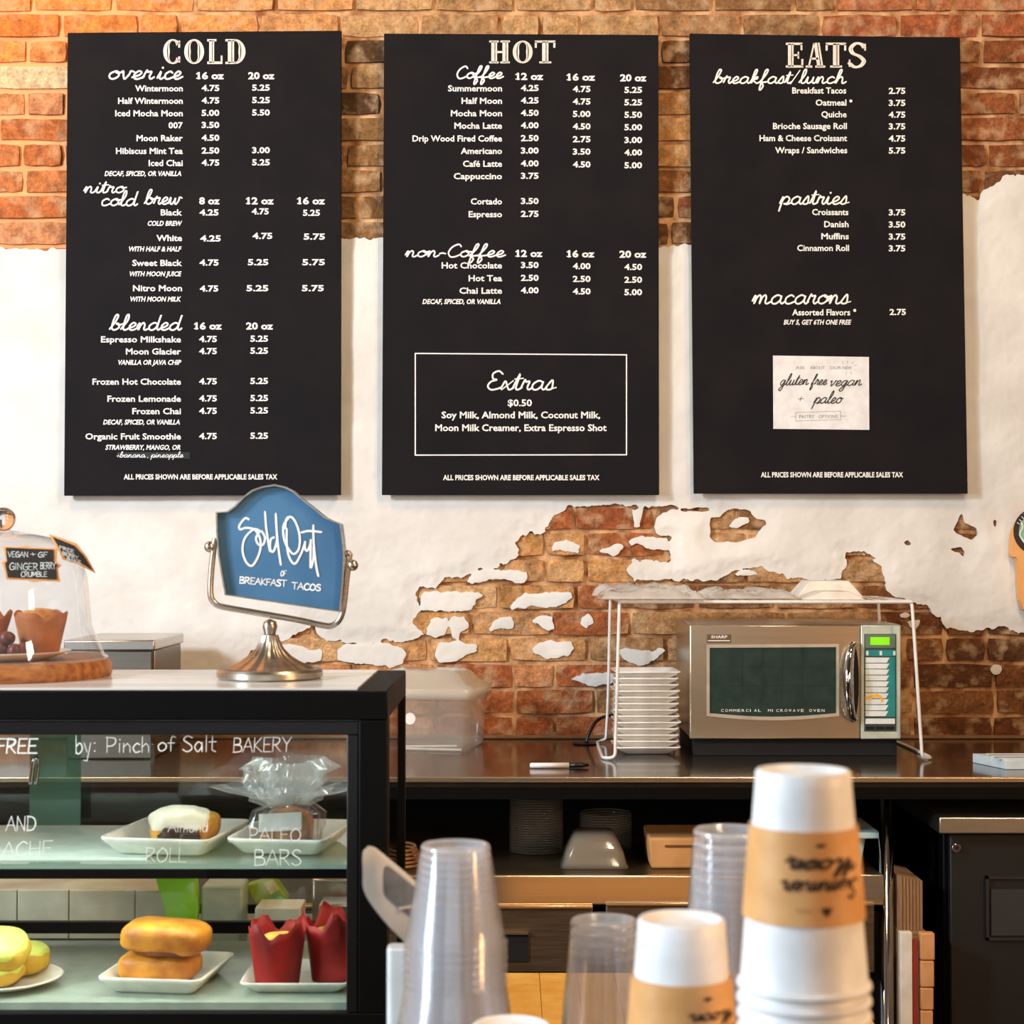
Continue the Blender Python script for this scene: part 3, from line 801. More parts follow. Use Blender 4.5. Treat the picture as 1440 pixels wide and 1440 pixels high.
def l1(mb):
    heads(mb, [('16 oz',278,315,106),('20 oz',349,386,106),('8 oz',280,309,282),('12 oz',348,385,282),('16 oz',420,457,282),('16 oz',275,312,458),('20 oz',346,384,458)])
    C = [(296,-.5),(367,-1),(438,0)]
    rows(mb, [('Wintermoon',190,124,'4.75','5.25'),('Half Wintermoon',166,141.5,'4.75','5.25'),('Iced Mocha Moon',162,159,'5.00','5.50'),('007',237,176,'3.50'),('Moon Raker',192,194,'4.50'),('Hibiscus Mint Tea',163,212,'2.50','3.00'),('Iced Chai',209,229,'4.75','5.25')], 257, C)
    rows(mb, [('Black',226,298.5,('4.25',-2,.5,27),('4.75',-1,-.5,24),('5.25',0,.5,24)),('White',220,334.5,('4.25',0,1,29),('4.75',2,-2,28),('5.75',4,-2,30)),('Sweet Black',186,369.5,('4.75',-2,0,27),('5.25',-4,0,29),('5.75',3,-1,32)),('Nitro Moon',187,405,('4.75',-2,1,26),('5.25',-5,1,31),('5.75',2,0,31))], 256, C)
    rows(mb, [('Espresso Milkshake',142,477,'4.75','5.25'),('Moon Glacier',177,494,'4.75','5.25'),('Frozen Hot Chocolate',130,536.5,'4.75','5.25'),('Frozen Lemonade',151,560.5,'4.75','5.25'),('Frozen Chai',186,578,'4.75','5.25'),('Organic Fruit Smoothie',120,613.5,'4.75','5.25')], 254.5, [(292.5,-.5),(364.5,-1)])
    smalls(mb, [('DECAF, SPICED, OR VANILLA',147,255,244),('COLD BREW',207,255,314),('WITH HALF & HALF',180,254,350),('WITH MOON JUICE',181,254,385),('WITH MOON MILK',182,254,420.5),('VANILLA OR JAVA CHIP',165,254,509.5),('DECAF, SPICED, OR VANILLA',145,253,593.5),('STRAWBERRY, MANGO, OR',148,254,629)])
    font_text(mb, 'ALL PRICES SHOWN ARE BEFORE APPLICABLE SALES TAX', 174, 390, 674, 7.2, bf, bold=.03)
def s1(mb):
    stroke_text(mb, 'over', 154, 217, 111, 11, 2.5, bf); mb.flush('script_word'); stroke_text(mb, 'ice', 221, 257, 111, 10.5, 2.5, bf); mb.flush('script_word')
    stroke_text(mb, 'nitro', 118, 178, 271, 8.6, 2.1, bf); mb.flush('script_word'); stroke_text(mb, 'cold', 144, 194, 289, 9.5, 2.2, bf); mb.flush('script_word'); stroke_text(mb, 'brew', 203, 256, 287, 9.5, 2.2, bf); mb.flush('script_word')
    stroke_text(mb, 'blended', 154, 256, 464, 10, 2.4, bf); mb.flush('script_word')
painted(B1, 'lettering', l1); painted(B1, 'script_lettering', s1)
tp = MB(); q = [P(x, y, DB-.001) for x, y in ((165,636),(165,644),(267,645),(267,636))]; tp.hexa(q, [p+Vector((0,.0008,0)) for p in q])
part('tape', tp, M_BLACKTAPE, B1)
def hw(mb): stroke_text(mb, '+banana , Pineapple'.replace('P','p'), 164, 258, 643, 3.6, .9, lambda x, y: P(x, y, DB-.0014))
painted(B1, 'handwriting', hw)
def l2(mb):
    C = [(745,-.5),(818,1),(890.5,2.2)]
    heads(mb, [('12 oz',727,764,107),('16 oz',799,837,108),('20 oz',872,909,109),('12 oz',727,763,356),('16 oz',799,836,356.5),('20 oz',871,909,357)])
    rows(mb, [('Summermoon',630,124,'4.25','4.75','5.25'),('Half Moon',649,141.5,'4.25','4.75','5.25'),('Mocha Moon',634,159,'4.50','5.00','5.50'),('Mocha Latte',639,176.5,'4.00','4.50','5.00'),('Drip Wood Fired Coffee',580,194.5,'2.50','2.75','3.00'),('Americano',648,212,'3.00','3.50','4.00'),('Café Latte',651,230,'4.00','4.50','5.00'),('Cappuccino',638,247.5,'3.75'),('Cortado',662,283,'3.50'),('Espresso',659,301,'2.75'),
        ('Hot Chocolate',621,373,'3.50','4.00','4.50'),('Hot Tea',659,391,'2.50','2.50','2.50'),('Chai Latte',646,408.5,'4.00','4.50','5.00')], 706, C)
    smalls(mb, [('DECAF, SPICED, OR VANILLA',594,704,424)])
    font_text(mb, '$0.50', 714, 748, 571, 9.5, bf); mb.flush('menu_line'); font_text(mb, 'Soy Milk, Almond Milk, Coconut Milk,', 621, 844, 588, 9.5, bf); mb.flush('menu_line'); font_text(mb, 'Moon Milk Creamer, Extra Espresso Shot', 612, 853, 606, 9.5, bf); mb.flush('menu_line')
    font_text(mb, 'ALL PRICES SHOWN ARE BEFORE APPLICABLE SALES TAX', 623, 843, 675, 7.2, bf, bold=.03)
    mb.flush('small_print')
    for a, b in (((584,497),(584,640)),((584,640),(881,639.5)),((881,639.5),(881,499)),((881,499),(584,497))): ribbon(mb, [Vector(a), Vector(b)], 2.6, bf)
    mb.flush('extras_border')
def s2(mb):
    stroke_text(mb, 'Coffee', 643, 708, 110, 8.0, 2.3, bf); mb.flush('script_word'); stroke_text(mb, 'non-Coffee', 570, 711, 361, 8.3, 2.2, bf); mb.flush('script_word'); stroke_text(mb, 'Extras', 686, 782, 548, 12.5, 2.5, bf); mb.flush('script_word')
painted(B2, 'lettering', l2); painted(B2, 'script_lettering', s2)
def l3(mb):
    rows(mb, [('Breakfast Tacos',1114,127,'2.75'),('Oatmeal',1147,144,'3.75'),('Quiche',1155,160.5,'4.75'),('Brioche Sausage Roll',1087,177,'3.75'),('Ham & Cheese Croissant',1068,194,'4.75'),('Wraps / Sandwiches',1090,211,'5.75'),
       ('Croissants',1142,298,'3.75'),('Danish',1159,315,'3.50'),('Muffins',1155,332,'3.75'),('Cinnamon Roll',1121,348.5,'3.75'),('Assorted Flavors',1114,439,('2.75',1,-1,23))], lambda y: 1190+(y-127)*.018+ (0 if y < 430 else 0), [(1261.5,.5)], cw=23.5)
    for x, y in ((1196.5,142),(1202,436.5)): ribbon(mb, [Vector((x,y))], 3.4, bf)
    smalls(mb, [('BUY 5, GET 6TH ONE FREE',1102,1196,453)])
    font_text(mb, 'ALL PRICES SHOWN ARE BEFORE APPLICABLE SALES TAX', 1070, 1270, 671, 7.2, bf, bold=.03)
def s3(mb):
    stroke_text(mb, 'breakfast/lunch', 1003, 1190, 117, 9.0, 2.2, bf, tilt=0); mb.flush('script_word'); stroke_text(mb, 'pastries', 1095, 1194, 287, 10.5, 2.3, bf); mb.flush('script_word'); stroke_text(mb, 'macarons', 1058, 1196, 427, 12, 2.4, bf); mb.flush('script_word')
painted(B3, 'lettering', l3); painted(B3, 'script_lettering', s3)
M_CARD = mat('card_paper', (226,226,226), rough=.7)
q = [P(x, y, DB-.0022) for x, y in ((1087,500),(1087.5,603),(1222.5,604.5),(1222,502))]
cc = (q[0]+q[2])/2
card = thing('paper_card', 'white hand lettered gluten free vegan paleo card taped on the EATS board', 'card', (cc.x, DB-.001, cc.z))
part('sheet', MB().hexa(q, [p+Vector((0,.0012,0)) for p in q]), M_CARD, card)
M_INKB = mat('brush_ink', (44,42,44), rough=.7); M_INKG = mat('grey_ink', (150,148,148), rough=.7)
cf = lambda x, y: P(x, y, DB-.0028)
mb = MB()
stroke_text(mb, 'gluten', 1095, 1137, 542, 7.5, 1.3, cf, slant=.4, tilt=.03); stroke_text(mb, 'free', 1139, 1163, 541, 7, 1.3, cf, slant=.4); stroke_text(mb, 'vegan', 1168, 1212, 543, 7.5, 1.3, cf, slant=.4, tilt=.03)
stroke_text(mb, '+', 1122, 1130, 565, 8, 1.0, cf); stroke_text(mb, 'paleo', 1141, 1186, 567, 8, 1.4, cf, slant=.4, tilt=.0)
part('brush_lettering', mb, M_INKB, card, fix=False)
mb = MBL(card, M_INKG)
for w, a, b in (('ASK',1119,1132),('ABOUT',1139,1160),('OUR',1167,1183),('NEW',1185,1198)): font_text(mb, w, a, b, 519, 4.2, cf, bold=0); mb.flush('small_lettering')
font_text(mb, 'PASTRY', 1124, 1145, 588, 4.8, cf, bold=0); font_text(mb, 'OPTIONS', 1151, 1178, 588, 4.8, cf, bold=0)
for a, b in (((1119,580),(1182,578)),((1182,578),(1182,590)),((1182,590),(1119,592)),((1119,592),(1119,580)),((1112,586),(1119,586)),((1182,585),(1190,585))): ribbon(mb, [Vector(a), Vector(b)], .8, cf)
for a, b in (((1185,512),(1185,508)),((1191,511),(1192,507)),((1197,512),(1200,509)),((1201,514),(1205,513)),((1190,523),(1190,527)),((1196,523),(1198,526))): ribbon(mb, [Vector(a), Vector(b)], .7, cf)
part('small_lettering', mb, M_INKG, card, fix=False)

# cup-shaped kraft badge at the right edge
M_KCUP = mat('kraft_board', (232,170,104), (222,156,88), rough=.7, scale=15)
DBG = D - .06
bg = thing('cup_badge', 'kraft cup-shaped wall badge with round green and black emblem at right edge', 'badge', P(1462, 790, D-.03))
out = smooth([(1424,782),(1424,762),(1427,745),(1437,729),(1462,718),(1487,729),(1497,745),(1500,762),(1500,782),(1492,790),(1484,857),(1440,857),(1432,790)][::-1], 4, True)
f = [P(p.x, p.y, DBG) for p in out]
part('panel', MB().hexa(f, [p+Vector((0,.035,0)) for p in f]), M_KCUP, bg)
def disc(mb, cx, cy, r, d, r0=0, n=40):
    o_ = [P(cx+r*math.cos(2*PI*i/n), cy+r*math.sin(2*PI*i/n), d) for i in range(n)]
    if r0:
        i_ = [P(cx+r0*math.cos(2*PI*i/n), cy+r0*math.sin(2*PI*i/n), d) for i in range(n)]
        mb.loft([o_, i_], False, False)
    else: mb.add(o_, [list(range(n))])
mb = MB(); disc(mb, 1458, 747, 33, DBG-.001); part('badge_ring', mb, mat('black_badge', (34,34,36)), bg, fix=False)
mb = MB(); disc(mb, 1458, 747, 25, DBG-.002); part('badge_field', mb, mat('green_badge', (128,190,150)), bg, fix=False)
mb = MB()
for k in range(4):
    ribbon(mb, smooth([(1436+k*5,735+k*2),(1438+k*6,742),(1434+k*7,752),(1442+k*5,764)],5), 2.2, lambda x, y: P(x, y, DBG-.003))
disc(mb, 1458, 740, 7, DBG-.0035)
for k in range(5): ribbon(mb, [Vector((1430.5+k*3.2, 735-k*4.2)), Vector((1433.5+k*3, 737-k*3.8))], 1.6, lambda x, y: P(x, y, DBG-.003))
part('badge_lines', mb, M_PAINT, bg, fix=False)

# ---------------------------------------------------------------- back counter
ZC = EYE.z - .505
CX0, CX1 = -2.6, 2.9
CF = 3.82
ctr = thing('back_counter', 'long dark glossy countertop along the brick wall carrying the microwave', 'counter', (0, 4.2, ZC-.02))
part('countertop', MB().box(CX0, CX1, CF+.004, D-.002, ZC-.024, ZC-.0004), M_CTR, ctr, bevel=.001)
part('edge_trim', MB().box(CX0, CX1, CF-.001, CF+.0038, ZC-.012, ZC), M_STEELW, ctr, bevel=.002, seg=3)
struct('trim_1', MB().box(CX0, CX1, D-.03, D-.0201, ZC, ZC+.010), mat('dull_brown_strip', (128,92,60), (110,78,50), rough=.5), bevel=.003)
part('edge_rail', MB().box(CX0, CX1, CF+.006, CF+.03, ZC-.05, ZC-.0242), M_BLACK, ctr)
ctop = ctr
ctr = thing('under_counter_unit', 'steel under-counter unit with open shelf, dark drawers and chrome leg', 'cabinet', (0, 4.2, 0))
ZS = EYE.z - .728
xs0, xs1 = XD(-250,3.9), XD(1238,3.86)
part('shelf_top', MB().box(xs0, xs1, CF+.03, D-.05, ZS-.012, ZS), mat('worn_shelf_steel', (120,100,76), (96,80,60), rough=.35, metal=.8, scale=10), ctr, bevel=.002)
part('shelf_front', MB().box(xs0, xs1, CF+.022, CF+.04, ZS-.066, ZS+.001), M_STEELW, ctr, bevel=.004)
part('back_panel', MB().box(xs0-.1, XD(1238,D), D-.06, D-.024, 0, ZC-.0505), M_BLACK, ctr)
part('carcass', MB().box(xs0, xs1, CF+.05, D-.08, .06, ZS-.085), M_BLACK, ctr)
M_DRAWER = mat('dark_steel_drawer', (112,94,74), (92,76,58), rough=.42, metal=.75, scale=8, stretch=(1,1,25))
M_HOLE = mat('black_parts_and_shade', (10,9,8), rough=.8)  # flat black for feet and keys, and for shade painted into recesses
def drawer(x0, x1, y0, y1, pull=None):
    d = part('drawer', MB().box(XD(x0,CF+.03), XD(x1,CF+.03), CF+.022, CF+.06, ZD(y1,CF+.022), ZD(y0,CF+.022)), M_DRAWER, ctr, bevel=.003)
    part('drawer_lip', MB().box(XD(x0,CF+.02), XD(x1,CF+.02), CF+.014, CF+.03, ZD(y0+4,CF+.02), ZD(y0,CF+.02)), M_STEELW, d, bevel=.001, off=root_loc(ctr))
    if pull:
        a, b = pull
        part('recessed_pull', MB().box(XD(a,CF+.02), XD(b,CF+.02), CF+.018, CF+.03, ZD(1352,CF+.02), ZD(1313,CF+.02)), M_HOLE, d, off=root_loc(ctr))
        part('pull_rim', MB().box(XD(a-2,CF+.02), XD(b,CF+.02), CF+.010, CF+.03, ZD(1313,CF+.02), ZD(1310,CF+.02)), M_STEELW, d, off=root_loc(ctr))
drawer(600,833,1273,1368,(706,743)); drawer(851,1040,1269,1368); drawer(1044,1226,1269,1368)
drawer(380,596,1273,1368)
def post(px, d):
    o = MB(); x = XD(px, d)
    o.lathe([(.019,0),(.019,.03),(.0165,.032),(.0165,ZC-.05)], x, d, 20, True, True)
    for z in (.5,.62,.74,.86): pass
    part('leg', o, M_CHROME, ctr, smooth=False, bevel=0).data.polygons.foreach_set('use_smooth', [True]*0 or [True]*len(ctr.children[-1].data.polygons)) if False else part('leg', o, M_CHROME, ctr, smooth=True)
post(1244, 3.87)

# black undercounter appliance on the right
xa = XD(1322,3.86)
ap = thing('undercounter_cooler', 'black undercounter cooler with steel top edge below right end of counter', 'cooler', (xa+.35, 4.1, 0))
part('body', MB().box(xa+.012, xa+.75, 3.90, 4.5, .04, ZD(1160,3.9)), M_BLACK, ap, bevel=.004)
part('door_panel', MB().box(xa+.022, xa+.74, 3.875, 3.898, .1, ZD(1172,3.88)), mat('black_panel', (20,20,20), (16,16,16), rough=.5), ap, bevel=.003)
part('steel_top', MB().box(XD(1318,3.84), xa+.77, 3.835, 4.5, ZD(1172,3.84), ZD(1149,3.84)), M_STEEL, ap, bevel=.003)
mb = MB(); c = P(1343,1191,3.874); mb.tube([c, c+Vector((0,-.014,0))], .0105, 20); part('lock', mb, M_CHROME, ap, bevel=.002)
mb = MB(); mb.tube([c+Vector((0,-.0142,0)), c+Vector((0,-.0155,0))], .0045, 12); part('lock_core', mb, M_HOLE, ap)
mb = MB()
x0,x1,z0,z1 = XD(1383,3.87), XD(1470,3.87), ZD(1322,3.87), ZD(1232,3.87)
for a in ((x0,x1,z1-.006,z1),(x0,x1,z0,z0+.006),(x0,x0+.006,z0,z1),(x1-.006,x1,z0,z1)): mb.box(a[0],a[1],3.866,3.876,a[2],a[3])
part('vent_frame', mb, mat('vent_trim', (34,33,32)), ap)
part('vent_plate', MB().box(x0+.012,x1-.006,3.870,3.876,z0+.01,z1-.03), mat('vent_plate', (44,44,44), rough=.7), ap)

# things stored around the chrome post
def boxthing(name, label, cat, x0, x1, y0, y1, d0, d1, m, group=None, bevel=.002, zbase=None):
    z0 = ZD(y1, d0) if zbase is None else zbase; z1 = ZD(y0, d0)
    loc = ((XD(x0,d0)+XD(x1,d0))/2, (d0+d1)/2, z0)
    return single(name, MB().box(XD(x0,d0), XD(x1,d0), d0, d1, z0, z1), m, label, cat, loc, group, bevel=bevel)
M_CARDB = mat('corrugated_cardboard', (150,116,82), (130,98,66), rough=.85, scale=30, stretch=(12,1,1))
M_CARDL = mat('light_cardboard', (214,156,104), (198,140,90), rough=.8, scale=20)
M_SLEEVEW = mat('white_paper_face', (226,220,208), rough=.6)
# tall carton rack with stacked sleeves
zf = 0
d0 = 3.78
ck = thing('cardboard_carton', 'tall brown cardboard carton standing between chrome post and black cooler', 'box', (XD(1286,d0), d0+.1, 0))
part('carton_body', MB().box(XD(1270,d0), XD(1309,d0), d0+.01, d0+.30, 0, ZD(1318,d0)), M_CARDB, ck, bevel=.002)
for i,(a,b) in enumerate(((1312,1350),(1351,1388),(1389,1420),(1421,1470))):
    part('flap', MB().box(XD(1291,d0), XD(1311-i,d0), d0-.004, d0+.02, ZD(b,d0), ZD(a,d0)), M_CARDL, ck, bevel=.003)
part('paper_face', MB().box(XD(1263,d0), XD(1280,d0), d0, d0+.02, 0, ZD(1311,d0)), M_SLEEVEW, ck, bevel=.002)
part('red_print_strip', MB().box(XD(1281,d0), XD(1287,d0), d0+.002, d0+.018, 0, ZD(1322,d0)), mat('red_print', (150,44,34)), ck)
st = thing('cardboard_stack', 'bundle of flattened brown cardboard sheets standing on tall carton', 'cardboard', (XD(1280,3.84), 3.9, ZD(1318,3.78)), 'cardboard beside the chrome post')
for i in range(7):
    x = 1262 + i*5
    part('sheet', MB().box(XD(x,3.84), XD(x+4.2,3.84), 3.84+i*.002, 4.02, ZD(1318,3.78)+.0005, ZD(1233+i*1.2,3.84)), M_CARDB, st)
zsl = ZS
single('steel_bracket_box', MB().box(XD(1176,3.86), XD(1237,3.86), 3.835, 3.86, ZD(1263,3.84), ZD(1229,3.84)), M_STEEL, 'small square steel junction box on shelf end behind tall paper cups', 'box', (XD(1205,3.86),3.85,ZD(1263,3.84)), bevel=.003)
mt = thing('mint_lid_tub', 'pale mint plastic tub with flared lid on shelf behind tall paper cups', 'tub', (XD(1188,3.95), 4.0, ZS))
part('tub_body', MB().hexa([Vector((XD(a,3.95),3.93 if k<2 else 4.09,ZS)) for k,a in enumerate((1160,1206,1206,1160))],[Vector((XD(a,3.95),3.92 if k<2 else 4.10,ZD(1174,3.95))) for k,a in enumerate((1156,1212,1212,1156))]), mat('mint_plastic', (168,200,186), rough=.4), mt, bevel=.003)
part('lid', MB().box(XD(1148,3.95), XD(1230,3.95), 3.90, 4.12, ZD(1174,3.95)-.001, ZD(1166,3.95)), mat('mint_lid', (190,212,204), rough=.35), mt, bevel=.003)

# on the shelf below the counter
def lid_stack(px0, px1, ytop, ybase, n, label, grp):
    d = DZ(ybase, ZS); r = (px1-px0)/2/FPX*d; cx = XD((px0+px1)/2, d); ztop = ZD(ytop, d)
    dz = (ztop-ZS-.012)/(n-1)
    t = thing('plastic_lid_stack', label, 'lids', (cx, d, ZS), grp)
    for k in range(n):
        mb = MB(); z = ZS + dz*k + .001
        mb.lathe([(r*.94, z),(r, z+.001),(r, z+dz*.45),(r*.95, z+dz*.5),(r*.93,z+dz*.8)], cx, d, 28)
        part('lid', mb, M_LIDS, t, smooth=True)
M_LIDS = glass_mat('clear_lid_plastic', (.9,.88,.84), milk=.2, milkc=(236,220,196), rough=.08)
lid_stack(716, 792, 1116, 1196, 22, 'taller stack of round clear plastic lids on shelf under counter', None)
lid_stack(814, 888, 1138, 1192, 14, 'shorter stack of round clear plastic lids behind the clear clamshells', None)
def rrect(hx, hy, z, r, n=5, c=(0,0)):
    pts = []
    for (sx, sy, a0) in ((1,1,0),(-1,1,90),(-1,-1,180),(1,-1,270)):
        for i in range(n):
            a = math.radians(a0 + 90*i/(n-1))
            pts.append(Vector((c[0]+sx*(hx-r)+r*math.cos(a), c[1]+sy*(hy-r)+r*math.sin(a), z)))
    return pts
d = DZ(1224, ZS); cx = XD(837, d)
cl = thing('plastic_clamshell', 'clear domed plastic food containers nested on shelf edge below counter', 'container', (cx, d+.07, ZS))
for k in range(4):
    mb = MB(); z = ZS + .001 + k*.004; s = FPX/d
    mb.loft([rrect(.078-k*.002, .065-k*.002, z, .02, c=(cx, d+.075)), rrect(.073-k*.002, .060-k*.002, z+.006, .02, c=(cx, d+.075)), rrect(.068-k*.002, .055-k*.002, z+.03, .02, c=(cx, d+.075)), rrect(.054-k*.002, .045-k*.002, z+.062, .02, c=(cx, d+.075)), rrect(.046-k*.002, .038-k*.002, z+.068, .02, c=(cx, d+.075))], False, True)
    part('clamshell_shell', mb, M_LIDS, cl, smooth=True)
d = DZ(1222, ZS)
kb = thing('kraft_box', 'low kraft cardboard box with a long slot on shelf under counter', 'box', (XD(950,d), d+.08, ZS))
x0,x1 = XD(911,d), XD(990,d)
part('box_body', MB().hexa([Vector((x0+.006,d,ZS)),Vector((x1,d,ZS)),Vector((x1,d+.16,ZS)),Vector((x0+.006,d+.16,ZS))],[Vector((x0,d-.002,ZD(1178,d))),Vector((x1,d-.002,ZD(1178,d))),Vector((x1,d+.16,ZD(1175,d))),Vector((x0,d+.16,ZD(1175,d)))]), mat('kraft_card', (216,160,100), (196,140,80), rough=.8, scale=10), kb, bevel=.006)
part('slot', MB().box(XD(934,d), XD(986,d), d-.0045, d-.0025, ZD(1191,d), ZD(1188,d)), mat('slot_shadow', (110,70,34)), kb)
mb = MB()
cw = P(572,1222,3.95)
for k in range(5): mb.tube([Vector((XD(566,3.95)+.045*math.cos(a*PI/12)*(1-.08*k), 3.97+.06*math.sin(a*PI/12), ZS+.006+k*.009)) for a in range(24)], .0035, 6, closed=True)
single('coiled_cord', mb, mat('tan_cord', (170,116,66), rough=.6), 'coiled tan cord on shelf just right of display case', 'cord', (XD(566,3.95),3.97,ZS), smooth=True)

# dark table top with yellow wood in the aisle
ZT = .60
tb = thing('prep_table', 'low prep table with yellow butcher-block top in front of drawers', 'table', (.35, 3.3, 0))
xa0, xa1 = -.02, .66
yb0, yb1 = 3.0, DZ(1368, ZT)
npl = 9
for k in range(npl):
    a = xa0 + (xa1-xa0)*k/npl; b = xa0 + (xa1-xa0)*(k+1)/npl
    part('plank', MB().box(a+.0004, b-.0004, yb0, yb1, ZT-.035, ZT), M_BUTCHER, tb, bevel=.001)
part('frame', MB().box(xa0+.02, xa1-.02, yb0+.03, yb1-.03, ZT-.09, ZT-.0352), M_STEEL, tb)
for sx in (xa0+.05, xa1-.05):
    for sy in (yb0+.06, yb1-.06): part('leg', MB().lathe([(.018,0),(.018,ZT-.0902)], sx, sy, 14, True, True), M_CHROME, tb, smooth=True)

# ---------------------------------------------------------------- things on the back counter
# microwave
FM = 4.20
mw = thing('microwave_oven', 'stainless commercial microwave oven with green display on the back counter', 'microwave', P(1118, 1050, FM+.2))
def F(x, y, o=0): return P(x, y, FM-o)
def slab(mb, pts, d, t):
    f = [P(x, y, d) for x, y in pts]; mb.hexa(f, [p+Vector((0,t,0)) for p in f]); return mb
zt = ZD(878, FM); zb = ZD(1040, FM)
part('casing', MB().box(XD(971,FM), XD(1266,FM), FM+.012, 4.575, zb, zt), M_STEEL, mw, bevel=.004)
dr = part('door', slab(MB(), [(970,879),(970,1039.5),(1209.5,1039.5),(1209.5,879)], FM, .013), M_STEELW, mw, bevel=.003)
RL = root_loc(mw)
cp = part('control_panel', slab(MB(), [(1210.5,879),(1210.5,1039.5),(1267,1039.5),(1267,879)], FM, .013), mat('grey_green_panel', (196,206,192), rough=.35, metal=.3), mw, bevel=.003)
trim = [(994,907),(994,1007)] + [(994+186*i/10, 1007+6*math.sin(PI*i/10)) for i in range(1,10)] + [(1180,1007),(1180,906)]
inn = [(998,911),(998,1003)] + [(998+178*i/10, 1003+5*math.sin(PI*i/10)) for i in range(1,10)] + [(1176,1003),(1176,910)]
mb = MB(); A = [P(x,y,FM-.004) for x,y in trim]; B = [P(x,y,FM-.004) for x,y in inn]; A2 = [p+Vector((0,.005,0)) for p in A]; B2_ = [p+Vector((0,.005,0)) for p in B]
mb.loft([A2, A, B, B2_], False, False)
part('window_trim', mb, mat('pale_trim', (214,200,180), rough=.3, metal=.5), dr, off=RL)
part('window_glass', slab(MB(), inn, FM-.0015, .002), mat('dark_window_glass', (46,62,56), (38,52,46), rough=.16, coat=.3), dr, off=RL)
mb = MB()
for i in range(1,5): ribbon(mb, [Vector((1016+i*28,916)), Vector((1016+i*28,985))], .7, lambda x,y: P(x,y,FM-.002))
for i in range(1,3): ribbon(mb, [Vector((1012,912+i*26)), Vector((1172,912+i*26))], .7, lambda x,y: P(x,y,FM-.002))
part('window_mesh_lines', mb, mat('mesh_line', (22,30,28)), dr, off=RL, fix=False)
mb = MB(); xs_ = 1014
for w, a, b in (('COMMERCIAL',1014,1071),('MICROWAVE',1080,1131),('OVEN',1138,1160)):
    n = len(w)
    for i, ch in enumerate(w):
        x = a + (b-a)*i/(n-.2); font_text(mb, ch, x, x+(1.0 if ch == 'I' else 4.0), 1001, 4.0, lambda x,y: P(x,y,FM-.0025), bold=0)
part('door_lettering', mb, M_PAINT, dr, off=RL, fix=False)
nb = part('name_plate', slab(MB(), [(994,892),(994,904),(1028,904),(1028,892)], FM-.003, .003), mat('plate_brown', (120,96,74), rough=.4, metal=.4), dr, off=RL, bevel=.001)
mb = MB(); font_text(mb, 'SHARP', 1000, 1023, 897.5, 4, lambda x,y: P(x,y,FM-.0036), bold=.02); ribbon(mb, [Vector((996,901)), Vector((1026,901))], 2, lambda x,y: P(x,y,FM-.0036))
part('plate_lettering', mb, M_PAINT, dr, off=RL, fix=False)
hp = smooth([(1200,905),(1193,915),(1189.5,940),(1189,960),(1190,985),(1194,1005),(1200,1013)],5)
mb = MB(); n = len(hp)
mb.tube([P(p.x+4, p.y, FM-.004-.030*math.sin(PI*i/(n-1))) for i, p in enumerate(hp)], [.006+.007*math.sin(PI*i/(n-1)) for i in range(n)], 14)
part('handle', mb, M_CHROME, dr, smooth=True, off=RL)
mb = MB(); slab(mb, [(1190+9*math.cos(a*PI/10)+9, 959+57*math.sin(a*PI/10)) for a in range(20)][::-1], FM-.0015, .001)
part('handle_recess', mb, M_HOLE, dr, off=RL)
kp = part('keypad', slab(MB(), [(1215.5,891.5),(1215.5,1028.5),(1260.5,1028.5),(1260.5,891.5)], FM-.002, .002), mat('keypad_dark', (52,66,62), rough=.35), cp, off=RL, bevel=.0008)
part('display_bezel', slab(MB(), [(1217,892.5),(1217,911),(1259,911),(1259,892.5)], FM-.0026, .001), mat('bezel_green', (100,124,96)), cp, off=RL)
part('display', slab(MB(), [(1224,896),(1224,907),(1251,907),(1251,896)], FM-.0034, .001), mat('lcd_green', (130,220,10), emit=(130,225,10), estr=.55), cp, off=RL)
M_TEALP = mat('teal_print', (20,132,130), rough=.4)
part('teal_band', slab(MB(), [(1217,914),(1217,922.5),(1259,922.5),(1259,914)], FM-.0026, .001), M_TEALP, cp, off=RL)
mb = MB(); pts = [(1259,924),(1252,924)]
for i in range(10): pts += [(1251-i*.2,925+8.3*i),(1247-i*.15,932+8.3*i)]
pts += [(1246,1008),(1259,1008)]
slab(mb, pts[::-1], FM-.0026, .0008); part('teal_column', mb, M_TEALP, cp, off=RL)
M_KEY = mat('key_white', (222,226,222), rough=.4)
for i in range(10):
    y = 924.5+8.35*i
    part('key', slab(MB(), [(1217,y),(1217,y+7.5),(1247-i*.2,y+7.5),(1251-i*.2,y+.3)], FM-.0034, .0008), M_KEY, cp, off=RL)
for x in (1218,1237,1256): part('key', slab(MB(), [(x,915.5),(x,921.5),(x+3.4,921.5),(x+3.4,915.5)], FM-.0034, .0008), M_KEY, cp, off=RL)
part('key', slab(MB(), [(1217,1010.5),(1217,1018),(1258.5,1018),(1258.5,1010.5)], FM-.0034, .0008), M_KEY, cp, off=RL)
for x in (1218,1232,1245.5): part('key', slab(MB(), [(x,1021.5),(x,1026),(x+12,1026),(x+12,1021.5)], FM-.0034, .0008), M_HOLE, cp, off=RL, label='small black key')
mb = MB(); slab(mb, [(1216.5,980.5),(1216.5,983),(1226,983),(1230,980),(1237,981),(1240,988),(1242.5,986),(1239,978),(1234,975.5),(1228,977)], FM-.0042, .0008)
part('sticker', mb, mat('orange_sticker', (226,150,40), (240,200,40), scale=300), cp, off=RL, label='small orange and yellow food sticker')
part('under_shade_box', MB().box(XD(976,FM), XD(1262,FM), FM+.02, 4.57, ZC+.0005, zb+.0005), M_HOLE, mw)  # added black box paints the shade below the microwave
